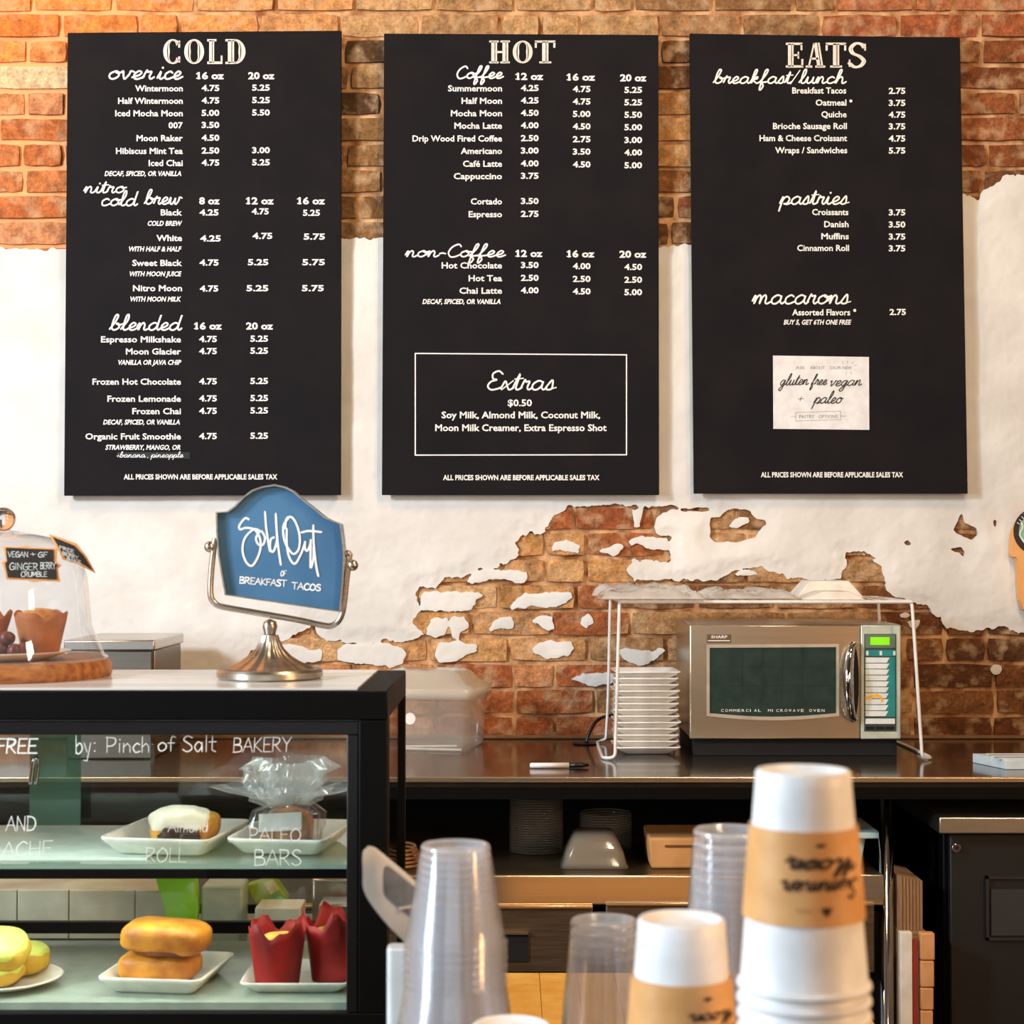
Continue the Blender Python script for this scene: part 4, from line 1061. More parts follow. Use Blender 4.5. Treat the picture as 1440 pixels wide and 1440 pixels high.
for fx in (985,1250):
    for fy in (FM+.04, 4.52):
        part('foot', MB().lathe([(.014,ZC),(.016,ZC+.004),(.016,zb)], XD(fx,FM), fy, 14, True, True), M_HOLE, mw)

# white wire rack over the microwave
zr = ZD(846, 4.14)
rk = thing('wire_rack', 'white wire shelf rack standing over the microwave and plates', 'rack', P(1075, 1058, 4.3))
dF, dBk = 4.12, 4.50
xl = XD(872,dF); xr = XD(1281,dF)
xlb = XD(862,4.3); xrb = XD(1298,4.3)
r_ = .0042
def leg_side(sgn, xt, xf, foot):
    zc_ = ZC + r_
    pf = [(xt, dF, zr), (xt+sgn*.004, dF-.002, zr-.03), (xf, dF, zc_+.02), (xf+sgn*.004, dF-.004, zc_), ]
    pts = smooth3([(xt, dF+.01, zr), (xt+sgn*.002, dF, zr-.012), (xf-sgn*.003, dF, zc_+.03), (xf, dF+.0, zc_+.006), (xf+sgn*foot, dF+.02, zc_), (xf+sgn*(foot+.004), dF+.05, zc_), (xf+sgn*foot, dBk-.03, zc_), (xf+sgn*(foot-.006), dBk-.005, zc_), (xf-sgn*.002, dBk, zc_+.01), (xt+sgn*.002, dBk, zr-.012), (xt, dBk-.01, zr)])
    return pts
def smooth3(pts, k=5):
    pts = [Vector(p) for p in pts]; out = []; n = len(pts)
    for i in range(n-1):
        p0 = pts[max(i-1,0)]; p1 = pts[i]; p2 = pts[i+1]; p3 = pts[min(i+2,n-1)]
        L = (p2-p1).length
        for j in range(k):
            t = j/k
            m1 = (p2-p0); m2 = (p3-p1)
            if m1.length: m1 = m1.normalized()*L*.9
            if m2.length: m2 = m2.normalized()*L*.9
            a = 2*t**3-3*t*t+1; b = t**3-2*t*t+t; c = -2*t**3+3*t*t; e = t**3-t*t
            out.append(p1*a + m1*b + p2*c + m2*e)
    out.append(pts[-1]); return out
for nm, sgn, xt, xf in (('leg',-1,xl,XD(863,dF)),('leg',1,xr,XD(1296,dF))):
    part(nm, MB().tube(leg_side(sgn, xt, xf, .022), r_, 8), M_WIRE, rk, smooth=True)
part('frame', MB().tube([(xl,dF,zr),(xr,dF,zr),(xr,dBk,zr),(xl,dBk,zr)], r_, 8, closed=True), M_WIRE, rk)
for i in range(1, 23):
    x = xl + (xr-xl)*i/23
    part('cross_wire', MB().tube([(x,dF,zr+.002),(x,dBk,zr+.002)], .0016, 6), M_WIRE, rk)
# folded film bags and trays on the rack
def crumple(name, label, cat, x0, x1, y0, y1, h, seed, m, zb):
    n1, n2 = 34, 20; rr = random.Random(seed); mb = MB(); vs = []
    off = Vector((rr.random()*50, rr.random()*50, 0))
    for side in (0, 1):
        for j in range(n2+1):
            for i in range(n1+1):
                u = i/n1; v = j/n2
                x = x0+(x1-x0)*u; y = y0+(y1-y0)*v
                e = min(u, 1-u, v, 1-v)*2
                env = min(1, e*4)**.5
                nn = noise.noise(Vector((x*16, y*16, seed)) + off)*.5 + abs(noise.noise(Vector((x*40, y*40, seed*2))+off))*.4
                z = zb + .0015 + side*(.002 + h*env*(.45+nn))
                x += noise.noise(Vector((v*6, seed, u)))*.018*(1 if u < .5 else 1); y += noise.noise(Vector((u*6, seed+9, v)))*.015
                vs.append((x, y, max(z, zb+.0015+side*.0005)))
    W = n1+1; o = (n1+1)*(n2+1); fs = []
    for j in range(n2):
        for i in range(n1):
            a = j*W+i; fs.append([o+a, o+a+1, o+a+W+1, o+a+W]); fs.append([a, a+W, a+W+1, a+1])
    mb.add(vs, fs)
    return single(name, mb, m, label, cat, ((x0+x1)/2, (y0+y1)/2, zb), smooth=True, fix=False)
zrk = zr + .0045
crumple('plastic_bag', 'crumpled cloudy plastic bag over left end of wire rack', 'bag', XD(842,4.2), XD(985,4.2), 4.09, 4.44, .038, 3, M_BAG, zrk)
crumple('plastic_bag', 'flatter cloudy plastic bag of paper trays at middle of wire rack', 'bag', XD(990,4.2), XD(1116,4.2), 4.13, 4.46, .028, 8, M_BAG, zrk)
def paper_tray(name, label, x0, x1, xt0, xt1, ytop, d0, d1, zb):
    z1 = ZD(ytop, d0)
    mb = MB().hexa([Vector((XD(a,d0),b,zb)) for a,b in ((x0,d0),(x1,d0),(x1,d1),(x0,d1))], [Vector((XD(a,d0),b,z1)) for a,b in ((xt0,d0+.02),(xt1,d0+.02),(xt1,d1-.02),(xt0,d1-.02))])
    single(name, mb, M_SLEEVEW, label, 'tray', (XD((x0+x1)/2,d0), (d0+d1)/2, zb), 'paper trays on the wire rack', bevel=.002)
paper_tray('paper_tray', 'white inverted paper tray at right front of wire rack', 1128, 1218, 1158, 1196, 832, 4.13, 4.28, zrk)
paper_tray('paper_tray', 'larger white inverted paper tray at back right of wire rack', 1120, 1215, 1140, 1196, 817, 4.31, 4.47, zrk)

# stack of square plates
d = 4.22; s_ = d/FPX
hw_ = 45.5*s_; cx = XD(912.5, d-.05); cy = d + hw_
NP = 13; ztop = ZD(944, d); dz = (ztop - ZC - .022)/(NP-1)
def plate_mb(cx, cy, z, hx, hy, h, k=.62, r=.008, t=.0035):
    mb = MB(); c = (cx, cy)
    mb.loft([rrect(hx*k,hy*k,z,r,c=c), rrect(hx*(k+.06),hy*(k+.06),z+h*.12,r,c=c), rrect(hx*.96,hy*.96,z+h*.72,r,c=c), rrect(hx,hy,z+h*.86,r,c=c), rrect(hx,hy,z+h,r,c=c), rrect(hx*.95,hy*.95,z+h*.98,r,c=c), rrect(hx*(k+.1),hy*(k+.1),z+h*.3,r,c=c), rrect(hx*k*.9,hy*k*.9,z+h*.25,r,c=c)])
    return mb
p0 = None
for k in range(NP):
    z = ZC + .0002 + dz*k
    lab = 'square white plate, %s, in stack left of microwave' % ORD[NP-1-k]
    if p0 is None:
        p0 = single('square_plate', plate_mb(cx, cy, z, hw_, hw_, .021), M_WHITE, lab, 'plate', (cx, cy, z), 'square white plates stacked by the microwave', smooth=True)
        p0.data.set_sharp_from_angle(angle=math.radians(40)) ; q_ = p0
    else:
        q_ = dup(p0, loc=(cx+random.uniform(-.0015,.0015), cy, z), label=lab)
    q_.rotation_euler.z = math.radians(random.uniform(-2.5,2.5))

# clear food bin
bn = thing('food_bin', 'clear plastic food storage bin with lid and round white sticker', 'bin', (XD(602,4.36), 4.385, ZC), rz=math.radians(-11))
def Lc(x, y, z): return Vector((x, y, z))
hx, hy, H = .135, .115, .150
mb = MB(); mb.loft([rrect(hx*.90,hy*.90,.001,.02), rrect(hx*.93,hy*.93,.012,.025), rrect(hx*.97,hy*.97,H*.78,.025), rrect(hx*1.0,hy*1.0,H*.8,.025), rrect(hx*1.01,hy*1.01,H,.025)], True, False)
part('bin_body', mb, M_BIN, bn, smooth=True, off=Vector())
mb = MB(); mb.loft([rrect(hx*1.03,hy*1.03,H-.016,.027), rrect(hx*1.08,hy*1.08,H-.016,.03), rrect(hx*1.08,hy*1.08,H+.006,.03), rrect(hx*1.04,hy*1.04,H+.012,.028), rrect(hx*.90,hy*.90,H+.020,.026), rrect(hx*.72,hy*.72,H+.046,.024), rrect(hx*.6,hy*.6,H+.052,.02)], False, True)
ld = part('lid', mb, M_LID, bn, smooth=True, off=Vector())
for k in range(4):
    w = .86-.05*k
    part('lid_rib', MB().tube([(-hx*w*.75,-hy*(w-.02),H+.020+.008*k),(hx*w*.75,-hy*(w-.02),H+.020+.008*k)], .0025, 6), M_LID, ld, smooth=True, off=Vector())
mb = MB(); mb.tube([(-.02,-hy*.955,.085),(-.02,-hy*.955-.002,.085)], .0145, 24); part('sticker', mb, M_SLEEVEW, bn, off=Vector(), label='round white sticker')
mb = MB(); mb.tube([(-.10,-.06,.004),(.10,-.06,.004)],.003,6); mb.tube([(-.08,-.02,.004),(.07,.02,.004)],.003,6); part('bin_contents', mb, M_WIRE, bn, off=Vector())

# marker, cable and grommet, small box, steel bin on the left
mk = thing('marker_pen', 'white marker pen with black cap lying near counter front', 'marker', P(787,1077,3.98))
z = ZC + .0065; a = XD(745,3.97); b = XD(800,3.97); e = XD(828,3.97)
part('barrel', MB().tube([(a,3.975,z),(a+.003,3.975,z),(b,3.98,z)], [.004,.0062,.0062], 16), mat('white_barrel', (232,230,228), rough=.3), mk, smooth=True)
part('cap', MB().tube([(b+.0002,3.98,z),(b+.03,3.983,z),(e,3.986,z)], [.0064,.0058,.003], 16), M_BLACKTAPE, mk, smooth=True)
cbp = P(822,1041,4.5)
cb = thing('power_cable', 'black power cable looping out of counter grommet beside the plates', 'cable', (cbp.x,cbp.y,ZC))
part('grommet', MB().lathe([(.03,ZC),(.032,ZC+.003),(.02,ZC+.004)], cbp.x, 4.47, 24, True, True), M_BLACKTAPE, cb)
part('cord', MB().tube(smooth3([(cbp.x+.003,4.47,ZC+.003),(cbp.x+.012,4.475,ZC+.03),(XD(840,4.5),4.49,ZD(1012,4.5)),(XD(862,4.52),4.52,ZD(1006,4.52)),(XD(900,4.53),4.53,ZD(1012,4.53)),(XD(950,4.55),4.55,ZD(1018,4.55)),(XD(975,4.59),4.585,ZD(1018,4.58))]), .0045, 8), M_BLACKTAPE, cb, smooth=True)
d = DZ(1082, ZC)
nb_ = thing('napkin_box', 'small pale blue box of slips lying at right end of counter', 'box', (XD(1420,d), d+.05, ZC))
part('box_body', MB().hexa([Vector((XD(a,d),y,ZC)) for a,y in ((1412,d),(1490,d),(1490,d+.13),(1387,d+.13))][:], [Vector((XD(a,d),y,ZD(1069,d))) for a,y in ((1412,d),(1490,d),(1490,d+.13),(1387,d+.13))]), mat('pale_blue_box', (196,208,212), rough=.5), nb_, bevel=.001)
for k in range(5):
    part('slip', MB().box(XD(1404,d)+.0,XD(1488,d),d+.012+k*.022,d+.026+k*.022,ZD(1069,d),ZD(1069,d)+.0025), mat('slip_grey', (150,160,166) if k%2 else (205,208,205), rough=.6), nb_)
sb = thing('steel_bin', 'steel box with rolled top edge behind glass dome on the left', 'bin', (XD(150,4.2),4.3,ZC))
x0,x1 = XD(95,4.15),XD(216,4.15); z1 = ZD(900,4.15)
part('bin_body', MB().box(x0,x1,4.15,4.5,ZC,z1-.025), mat('dark_brushed_steel', (130,124,114), (122,116,106), rough=.35, metal=.8, scale=10, stretch=(1,1,30)), sb, bevel=.004)
part('rim', MB().box(x0-.006,x1+.006,4.142,4.508,z1-.026,z1), M_STEEL, sb, bevel=.004)
part('corner_strip', MB().box(x1-.004,x1+.004,4.146,4.154,ZC,z1-.026), M_CHROME, sb)
# ---------------------------------------------------------------- display case on its counter
ZK = .780                      # case counter height
ZTOP = ZD(972, 2.40)
D0, D1 = 2.40, 2.82
XR = XD(545, D0); XL = XR - 1.02
kc = thing('case_counter', 'black counter carrying the pastry display case', 'counter', (-.75, 2.8, 0))
part('counter_top', MB().box(XL-.3, XR+.012, 2.36, 3.22, ZK-.03, ZK-.0005), mat('grey_laminate', (120,124,116), rough=.4), kc, bevel=.003)
part('counter_body', MB().box(XL-.28, XR, 2.38, 3.18, 0, ZK-.0305), M_BLACK, kc)
dc = thing('display_case', 'black framed glass pastry display case with handwriting on the front glass', 'display case', (XL+.5, 2.6, ZK))
RC = root_loc(dc)
zg0, zg1 = ZD(1413, D0), ZD(1034, D0)
xg1 = XD(488, D0)
t = .055
part('top_frame', MB().box(XL, XR, D0, D1, ZD(1013,D0), ZTOP), M_BLACK, dc, bevel=.002)
part('top_panel', MB().hexa([Vector((XL+.02, D0+.018, ZTOP+.0002)), Vector((XD(503,D0+.02), D0+.018, ZTOP+.0002)), Vector((XD(503,D0+.02), D1-.03, ZTOP+.0002)), Vector((XL+.02, D1-.03, ZTOP+.0002))], [Vector((XL+.02, D0+.018, ZTOP+.003)), Vector((XD(503,D0+.02), D0+.018, ZTOP+.003)), Vector((XD(503,D0+.02), D1-.03, ZTOP+.003)), Vector((XL+.02, D1-.03, ZTOP+.003))]), mat('pale_marble_board', (222,220,214), (192,192,190), rough=.25, scale=6, stretch=(.3,4,1), coat=.3), dc)
part('bottom_frame', MB().box(XL, XR, D0, D1, ZK, zg0-.012), M_BLACK, dc, bevel=.002)
part('front_post', MB().box(XD(505,D0), XR, D0, D0+.05, zg0-.012, ZD(1013,D0)), M_BLACK, dc, bevel=.002)
part('front_post', MB().box(XL, XL+.04, D0, D0+.05, zg0-.012, ZD(1013,D0)), M_BLACK, dc, bevel=.002)
part('rear_post', MB().box(XR-.014, XR, D1-.02, D1, zg0-.012, ZD(1013,D0)), M_BLACK, dc, bevel=.001)
part('rear_post', MB().box(XL, XL+.02, D1-.02, D1, zg0-.012, ZD(1013,D0)), M_BLACK, dc, bevel=.001)
ff = MB()
x0 = XL+.045
ff.box(x0, XD(505,D0), D0+.004, D0+.018, ZD(1034,D0), ZD(1014,D0)); ff.box(XD(488,D0), XD(504.5,D0), D0+.004, D0+.018, zg0-.012, ZD(1034,D0)-.0002)
part('door_frame', ff, mat('black_door_frame', (22,20,20), rough=.3), dc, bevel=.0015)
part('front_glass', MB().box(XL+.04, XD(492,D0), D0+.009, D0+.013, zg0-.01, ZD(1030,D0)), M_GLASS, dc)
part('side_glass', MB().box(XR-.010, XR-.006, D0+.05, D1-.02, zg0-.01, ZD(1013,D0)), M_GLASS, dc)
part('rear_glass', MB().box(XL+.02, XR-.015, D1-.014, D1-.010, zg0-.01, ZD(1013,D0)), M_GLASS, dc)
part('rear_rail', MB().box(XL+.02, XR-.015, D1-.02, D1-.004, ZD(1313,D1-.02), ZD(1297,D1-.02)), M_BLACK, dc, bevel=.001)
zdk = zg0 - .002
part('deck', MB().box(XL+.02, XR-.02, D0+.02, D1-.021, zdk-.01, zdk), mat('grey_green_deck', (158,172,156), (142,156,142), rough=.35, coat=.3), dc)
zsh = ZD(1215, D0+.05)
sh = part('glass_shelf', MB().box(XL+.02, XR-.06, D0+.05, D1-.03, zsh-.007, zsh), M_SHELFG, dc)
part('shelf_bar', MB().box(XL+.02, XR-.058, D0+.05, D0+.066, ZD(1236,D0+.05), zsh-.0072), M_BLACK, dc, bevel=.002)
part('shelf_liner', MB().box(XL+.05, XD(250,2.7), D0+.075, D1-.035, zsh+.0002, zsh+.0014), mat('mint_liner', (206,222,210), rough=.5), sh, off=RC)
part('reflection_panel', MB().box(XD(26,2.7), XD(99,2.7), 2.772, 2.776, zsh+.004, ZD(1030,2.7)), M_TEAL, dc)  # added green pane stands in for a window reflection on the case
mb = MB()
hp = smooth3([P(43,1103,2.765), P(45,1085,2.765), P(50,1065,2.765), P(53,1078,2.765), P(50,1103,2.765)], 6)
mb.tube(hp, .0035, 8); part('latch', mb, M_CHROME, dc, smooth=True)
# case lamp under the top frame
l = bpy.data.lights.new('case_strip', 'AREA'); l.shape = 'RECTANGLE'; l.size = .95; l.size_y = .03; l.energy = 2.0; l.color = (.92,1.0,.9)
lo = bpy.data.objects.new('case_strip', l); COL.objects.link(lo); lo.location = (XL+.5, D0+.10, ZD(1013,D0)-.004); lo.rotation_euler = (math.radians(-20),0,0)
l = bpy.data.lights.new('case_strip', 'AREA'); l.shape = 'RECTANGLE'; l.size = .9; l.size_y = .02; l.energy = 1.9; l.color = (.95,1.0,.88)
lo = bpy.data.objects.new('case_strip', l); COL.objects.link(lo); lo.location = (XL+.5, D0+.085, zsh-.02); lo.rotation_euler = (math.radians(-20),0,0)
# handwriting on the front glass
M_CHALKW = mat('white_marker', (236,240,232), rough=.7)
gf = lambda x, y: P(x, y, D0+.0085)
mb = MBL(dc, M_CHALKW)
stroke_text(mb, 'FREE', -4, 53, 1059, 20, 3.2, gf, font=CAP, slant=.1); mb.flush('handwriting')
stroke_text(mb, 'by:', 107, 133, 1060, 25, 1.7, gf, font=CAP, slant=0); mb.flush('handwriting')
stroke_text(mb, 'Pinch', 149, 209, 1058, 21, 1.6, gf, font=CAP, slant=.02); mb.flush('handwriting'); stroke_text(mb, 'of', 223, 247, 1056, 20, 1.6, gf, font=CAP, slant=.02); mb.flush('handwriting')
stroke_text(mb, 'Salt', 257, 304, 1057, 22, 1.6, gf, font=CAP, slant=.02); mb.flush('handwriting'); stroke_text(mb, 'BAKERY', 328, 410, 1058, 20, 1.5, gf, font=CAP, slant=.05, tilt=.02); mb.flush('handwriting')
stroke_text(mb, 'AND', 8, 50, 1168, 20, 1.8, gf, font=CAP, slant=.05); mb.flush('handwriting'); stroke_text(mb, 'KOLACHE', -48, 74, 1206, 20, 1.7, gf, font=CAP, slant=.05, tilt=.03); mb.flush('handwriting')
stroke_text(mb, 'Almond', 236, 292, 1170, 14, 1.1, gf, font=CAP, slant=.05); mb.flush('handwriting'); stroke_text(mb, 'ROLL', 205, 262, 1212, 20, 1.0, gf, font=CAP, slant=.05); mb.flush('handwriting')
stroke_text(mb, 'PALEO', 350, 422, 1182, 18, 1.3, gf, font=CAP, slant=.0, tilt=-.01); mb.flush('handwriting'); stroke_text(mb, 'BARS', 358, 423, 1217, 22, 1.4, gf, font=CAP, slant=0); mb.flush('handwriting')


# ---- food
M_TRAY = mat('white_dish', (240,236,222), rough=.25, coat=.4)
def dish(name, label, cat, cx, cy, z, hx, hy, h, rz=0, group=None, k=.74, r=.012):
    o = thing(name, label, cat, (cx, cy, z), group, rz=rz)
    mb = plate_mb(0, 0, .0, hx, hy, h, k=k, r=r)
    part('dish', mb, M_TRAY, o, smooth=True, off=Vector())
    return o
M_ROLL = mat('golden_pastry', (222,166,66), (170,104,30), rough=.55, scale=30, bump=.4, bscale=60)
M_ICING = mat('white_icing', (240,236,214), rough=.4)
M_CHOC = mat('dark_chocolate', (54,30,22), rough=.5, bump=.6, bscale=80)
M_BREAD = mat('golden_bread', (214,144,38), (160,92,18), rough=.5, scale=22, bump=.35, bscale=50)
M_BREADIN = mat('bread_crumb', (120,62,18), (90,44,12), rough=.8, bump=.6, bscale=90)
def blob(mb, c, hx, hy, hz, e=2.6, nse=.0, fr=40, seed=1, nu=36, nv=20):
    def warp(p, c0):
        q = p - c0
        def se(v, h): return math.copysign(abs(v/h)**(2/e), v)*h if h else 0
        n = Vector((se(q.x, hx), se(q.y, hy), se(q.z, hz)))
        # superellipsoid from the unit sphere direction
        f = 1 + nse*noise.noise((p+Vector((seed,0,0)))*fr)
        return c0 + n*f
    mb.sphere(c, 1.0, (hx, hy, hz), nu, nv, warp)
def almond_roll(c, rz):
    pass
# upper shelf: long tray with almond roll
da = 2.58
xa_, xb_ = XD(160,da-.06), XD(338,da-.06)
tr1 = dish('serving_tray', 'white rectangular tray under chocolate pastry roll on upper case shelf', 'tray', XD(250,da), 2.585, zsh+.0018, .084, .098, .028, rz=math.radians(-9), group=None)
c = Vector((XD(260,2.56), 2.57, zsh+.012))
rl = thing('pastry_roll', 'iced pastry roll with chocolate filling on upper shelf of display case', 'pastry', c)
mb = MB(); blob(mb, c+Vector((0,0,.022)), .052, .032, .026, 2.8, .10, 40, 3); part('crust', mb, M_ROLL, rl, smooth=True)
mb = MB(); blob(mb, c+Vector((-.004,-.004,.032)), .047, .031, .021, 2.6, .16, 50, 9); part('icing', mb, M_ICING, rl, smooth=True)
mb = MB(); blob(mb, c+Vector((-.012,-.022,.017)), .022, .016, .017, 2.4, .5, 120, 5); blob(mb, c+Vector((.008,-.024,.012)), .022, .014, .013, 2.4, .5, 120, 6); part('filling', mb, M_CHOC, rl, smooth=True)
# tray with bagged loaf slices
tr2 = dish('serving_tray', 'white rectangular tray under bagged brown loaf on upper case shelf', 'tray', XD(412,2.585), 2.59, zsh+.0018, .074, .098, .026, rz=math.radians(-8))
c = Vector((XD(402,2.53), 2.555, zsh+.010))
bl = thing('bagged_loaf', 'brown loaf slices in clear gathered film bag with white label', 'bread', c)
mb = MB()
prof = [(-.034,0),(-.036,.03),(-.030,.046),(-.012,.052),(.012,.052),(.030,.046),(.036,.03),(.034,0)]
M_LOAF = mat('brown_loaf', (190,134,88), (120,72,42), rough=.7, scale=40, bump=.5, bscale=70)
for k in range(3):
    y = c.y-.022+k*.021; f = [Vector((c.x+x, y, c.z+z)) for x, z in prof]
    m1 = MB().hexa(f, [p+Vector((0,.018,0)) for p in f]); part('loaf_slice', m1, M_LOAF, bl, bevel=.003)
f = [P(x, y, c.y-.030) for x, y in ((364,1145),(364,1170),(424,1167),(424,1142))]
part('label', MB().hexa(f, [p+Vector((0,.001,0)) for p in f]), mat('label_white', (232,232,226), rough=.6), bl)
def wobbag(seed, amp):
    def w(r, z, a):
        n = noise.noise(Vector((math.cos(a)*2.2, math.sin(a)*2.2, z*60+seed)))
        fold = .09*math.sin(13*a + 4*n + z*40) + .05*math.sin(29*a + 9*n - z*70)
        return r*(1+amp*n+(fold if amp > .4 else 0)), z + .006*noise.noise(Vector((math.cos(a)*3, math.sin(a)*3, seed+z*30)))
    return w
mb = MB(); cz = c.z
mb.lathe([(.048,cz+.0),(.051,cz+.03),(.048,cz+.050),(.036,cz+.060),(.026,cz+.066)], c.x+.003, c.y, 64, wob=wobbag(3, .34))
part('film_bag', mb, M_FILMC, bl, smooth=False)
mb = MB(); mb.lathe([(.026,cz+.060),(.036,cz+.070),(.043,cz+.079),(.050,cz+.088),(.054,cz+.097),(.054,cz+.108),(.055,cz+.118),(.050,cz+.128)], c.x+.004, c.y-.004, 120, wob=wobbag(11, .5))
mb.lathe([(.020,cz+.062),(.034,cz+.080),(.036,cz+.09),(.042,cz+.100),(.043,cz+.112),(.040,cz+.126)], c.x+.006, c.y-.004, 120, wob=wobbag(23, .6))
mb.lathe([(.020,cz+.060),(.05,cz+.072),(.068,cz+.080),(.080,cz+.090)], c.x-.0, c.y, 96, wob=wobbag(17, .7))
part('film_gather', mb, M_FILM, bl, smooth=False)
# lower deck: tray with two rolls
tr3 = dish('serving_tray', 'white rectangular tray under two golden stuffed rolls on lower case deck', 'tray', XD(238,2.53), 2.535, zdk, .077, .088, .026, rz=math.radians(-7))
def bun(c, lab, hx, hy, hz, tilt, seed):
    o = thing('stuffed_roll', lab, 'bread', c, 'stuffed golden rolls on lower deck')
    mb = MB(); blob(mb, c+Vector((0,0,hz)), hx, hy, hz, 3.4, .05, 30, seed)
    b = part('crust', mb, M_BREAD, o, smooth=True)
    o.rotation_euler = (0, tilt, math.radians(-6)); return o
c1 = Vector((XD(226,2.51), 2.525, zdk+.008)); bun(c1, 'lower golden stuffed roll on tray in the display case', .058, .045, .021, 0, 1)
c2 = Vector((XD(232,2.50), 2.520, zdk+.048)); b2 = bun(c2, 'upper golden stuffed roll, folded open, resting on the lower roll', .064, .047, .023, math.radians(3), 5)
mb = MB(); blob(mb, c2+Vector((.002,-.012,.006)), .050, .034, .007, 2.4, .2, 50, 8); part('filling', mb, M_BREADIN, b2, smooth=True)
# red muffins
tr4 = dish('serving_tray', 'white rectangular tray under red-wrapped muffins on lower case deck', 'tray', XD(424,2.52), 2.53, zdk, .080, .075, .018, rz=math.radians(0))
M_RED = mat('red_tulip_paper', (150,18,8), (112,10,5), rough=.6, scale=20)
M_MUFF = mat('yellow_muffin', (226,176,74), (180,112,40), rough=.8, scale=50, bump=.6, bscale=80)
def muffin(px, py, d, z, label, m, mm, r0, r1, h, peaks, grp, seed, name='muffin'):
    cx = XD(px, d); o = thing(name, label, 'muffin', (cx, d, z), grp, rz=seed)
    def wob(r, zz, a):
        k = max(0, (zz/h-.5)*2)
        pk = (abs(math.cos(a*2+.4)))**1.5 + .25*math.cos(a*9+seed*3)
        return r*(1+.06*k*math.cos(4*a+.8)) , zz + k*peaks*(pk-.2)
    mb = MB(); mb.lathe([(r0*.2,0),(r0,0),(r0*1.03,.004),(r0+(r1-r0)*.3,h*.3),(r0+(r1-r0)*.65,h*.62),(r1*.99,h*.85),(r1*1.04,h),(r1*1.02,h),(r1*.95,h*.85),(r0+(r1-r0)*.5,h*.6)], 0, 0, 48, wob=wob)
    part('paper_wrapper', mb, m, o, smooth=True, off=Vector())
    mb = MB(); blob(mb, Vector((0,0,h*(.84 if name == 'crumble_muffin' else .70))), r1*.82, r1*.82, h*(.34 if name == 'crumble_muffin' else .27), 2.2, .14, 60, seed); part('muffin_top', mb, mm, o, smooth=True, off=Vector())
    return o
muffin(392, 0, 2.50, zdk+.0045, 'left red paper-wrapped muffin in the display case', M_RED, M_MUFF, .031, .0415, .078, .020, 'red-wrapped muffins', 1)
muffin(470, 0, 2.535, zdk+.0045, 'right red paper-wrapped muffin beside case frame with yellow crumb showing', M_RED, M_MUFF, .031, .0415, .082, .026, 'red-wrapped muffins', 2)
# green-iced scones on round plate
dp = 2.52
pc = Vector((XD(8,dp), dp, zdk))
rp = thing('round_plate', 'white round plate under pale green iced buns on lower deck', 'plate', pc)
mb = MB(); mb.lathe([(.03,0),(.055,.001),(.086,.012),(.0875,.014),(.084,.0145),(.055,.005),(.0005,.004)], 0, 0, 48, True, False); part('dish', mb, M_TRAY, rp, smooth=True, off=Vector())
M_GRN = mat('pale_green_icing', (222,232,128), (206,220,96), rough=.45, scale=20, bump=.3, bscale=40)
M_SC = mat('yellow_bun', (216,186,70), (190,150,40), rough=.6, scale=30, bump=.4, bscale=60)
def ibun(px, d, z, r, h, lab, tilt, seed):
    c = Vector((XD(px,d), d, z)); o = thing('iced_bun', lab, 'bun', c, 'green iced buns on round plate')
    mb = MB(); blob(mb, Vector((0,0,h*.5)), r, r, h*.5, 2.8, .06, 40, seed); part('bun', mb, M_SC, o, smooth=True, off=Vector())
    mb = MB(); blob(mb, Vector((0,0,h*.74)), r*.97, r*.97, h*.34, 2.4, .10, 40, seed+3); part('icing', mb, M_GRN, o, smooth=True, off=Vector())
    o.rotation_euler = tilt
ibun(34, 2.565, zdk+.006, .040, .042, 'pale green iced bun lying lower and further right on round plate', (0,0,0), 4)
ibun(-14, 2.50, zdk+.006, .050, .030, 'yellow bun at the bottom front of round plate', (0,0,0), 6)
ibun(2, 2.505, zdk+.0365, .042, .040, 'upper pale green iced bun leaning on top of round plate pile', (math.radians(18),math.radians(8),0), 7)

# things behind the case on the same counter
zkk = ZK
def bx2(name, lab, cat, x0, x1, y0, d0, d1, m, **k):
    return boxthing(name, lab, cat, x0, x1, y0, 0, d0, d1, m, zbase=zkk, **k)
cr = thing('white_organiser', 'cream four-panel organiser box standing behind the display case', 'organiser', (XD(100,3.0), 3.05, zkk))
part('organiser_body', MB().box(XD(-120,3.0), XD(238,3.0), 3.005, 3.10, zkk, ZD(1251,3.0)), M_CREAM, cr, bevel=.002)
for a, b in ((-118,-60),(-59,27),(28.5,99.5),(101,192),(193.5,237)):
    part('front_panel', MB().box(XD(a,3.0), XD(b,3.0), 2.999, 3.006, zkk+.002, ZD(1252,3.0)), M_CREAM, cr, bevel=.001)
lg = thing('lime_bottle', 'bright lime green flat bottle behind golden rolls', 'bottle', (XD(250,2.95), 2.95, zkk))
f = [P(x, y, 2.92) for x, y in ((218,1235),(231,1279),(236,1340),(270,1340),(278,1279),(274,1235),(262,1200),(240,1200))]
for p in f:
    if p.z < zkk: p.z = zkk
part('bottle_body', MB().hexa(f, [p+Vector((0,.03,0)) for p in f]), mat('lime_plastic', (150,240,10), (166,246,40), rough=.4), lg, bevel=.003)
tb2 = thing('white_tub', 'translucent mint tub half filled with white behind the case', 'tub', (XD(313,2.95), 2.97, zkk))
def taper(x0,x1,x2,x3,y0,d0,d1,zb):   # top x0..x1, bottom x2..x3
    zt_ = ZD(y0,d0)
    return MB().hexa([Vector((XD(a,d0),b,zb)) for a,b in ((x2,d0),(x3,d0),(x3,d1),(x2,d1))],[Vector((XD(a,d0),b,zt_)) for a,b in ((x0,d0),(x1,d0),(x1,d1),(x0,d1))])
part('tub_body', taper(285,343,283,341,1246,2.93,3.0,zkk), mat('mint_white_tub', (206,224,212), rough=.3, alpha=.8), tb2, bevel=.004)
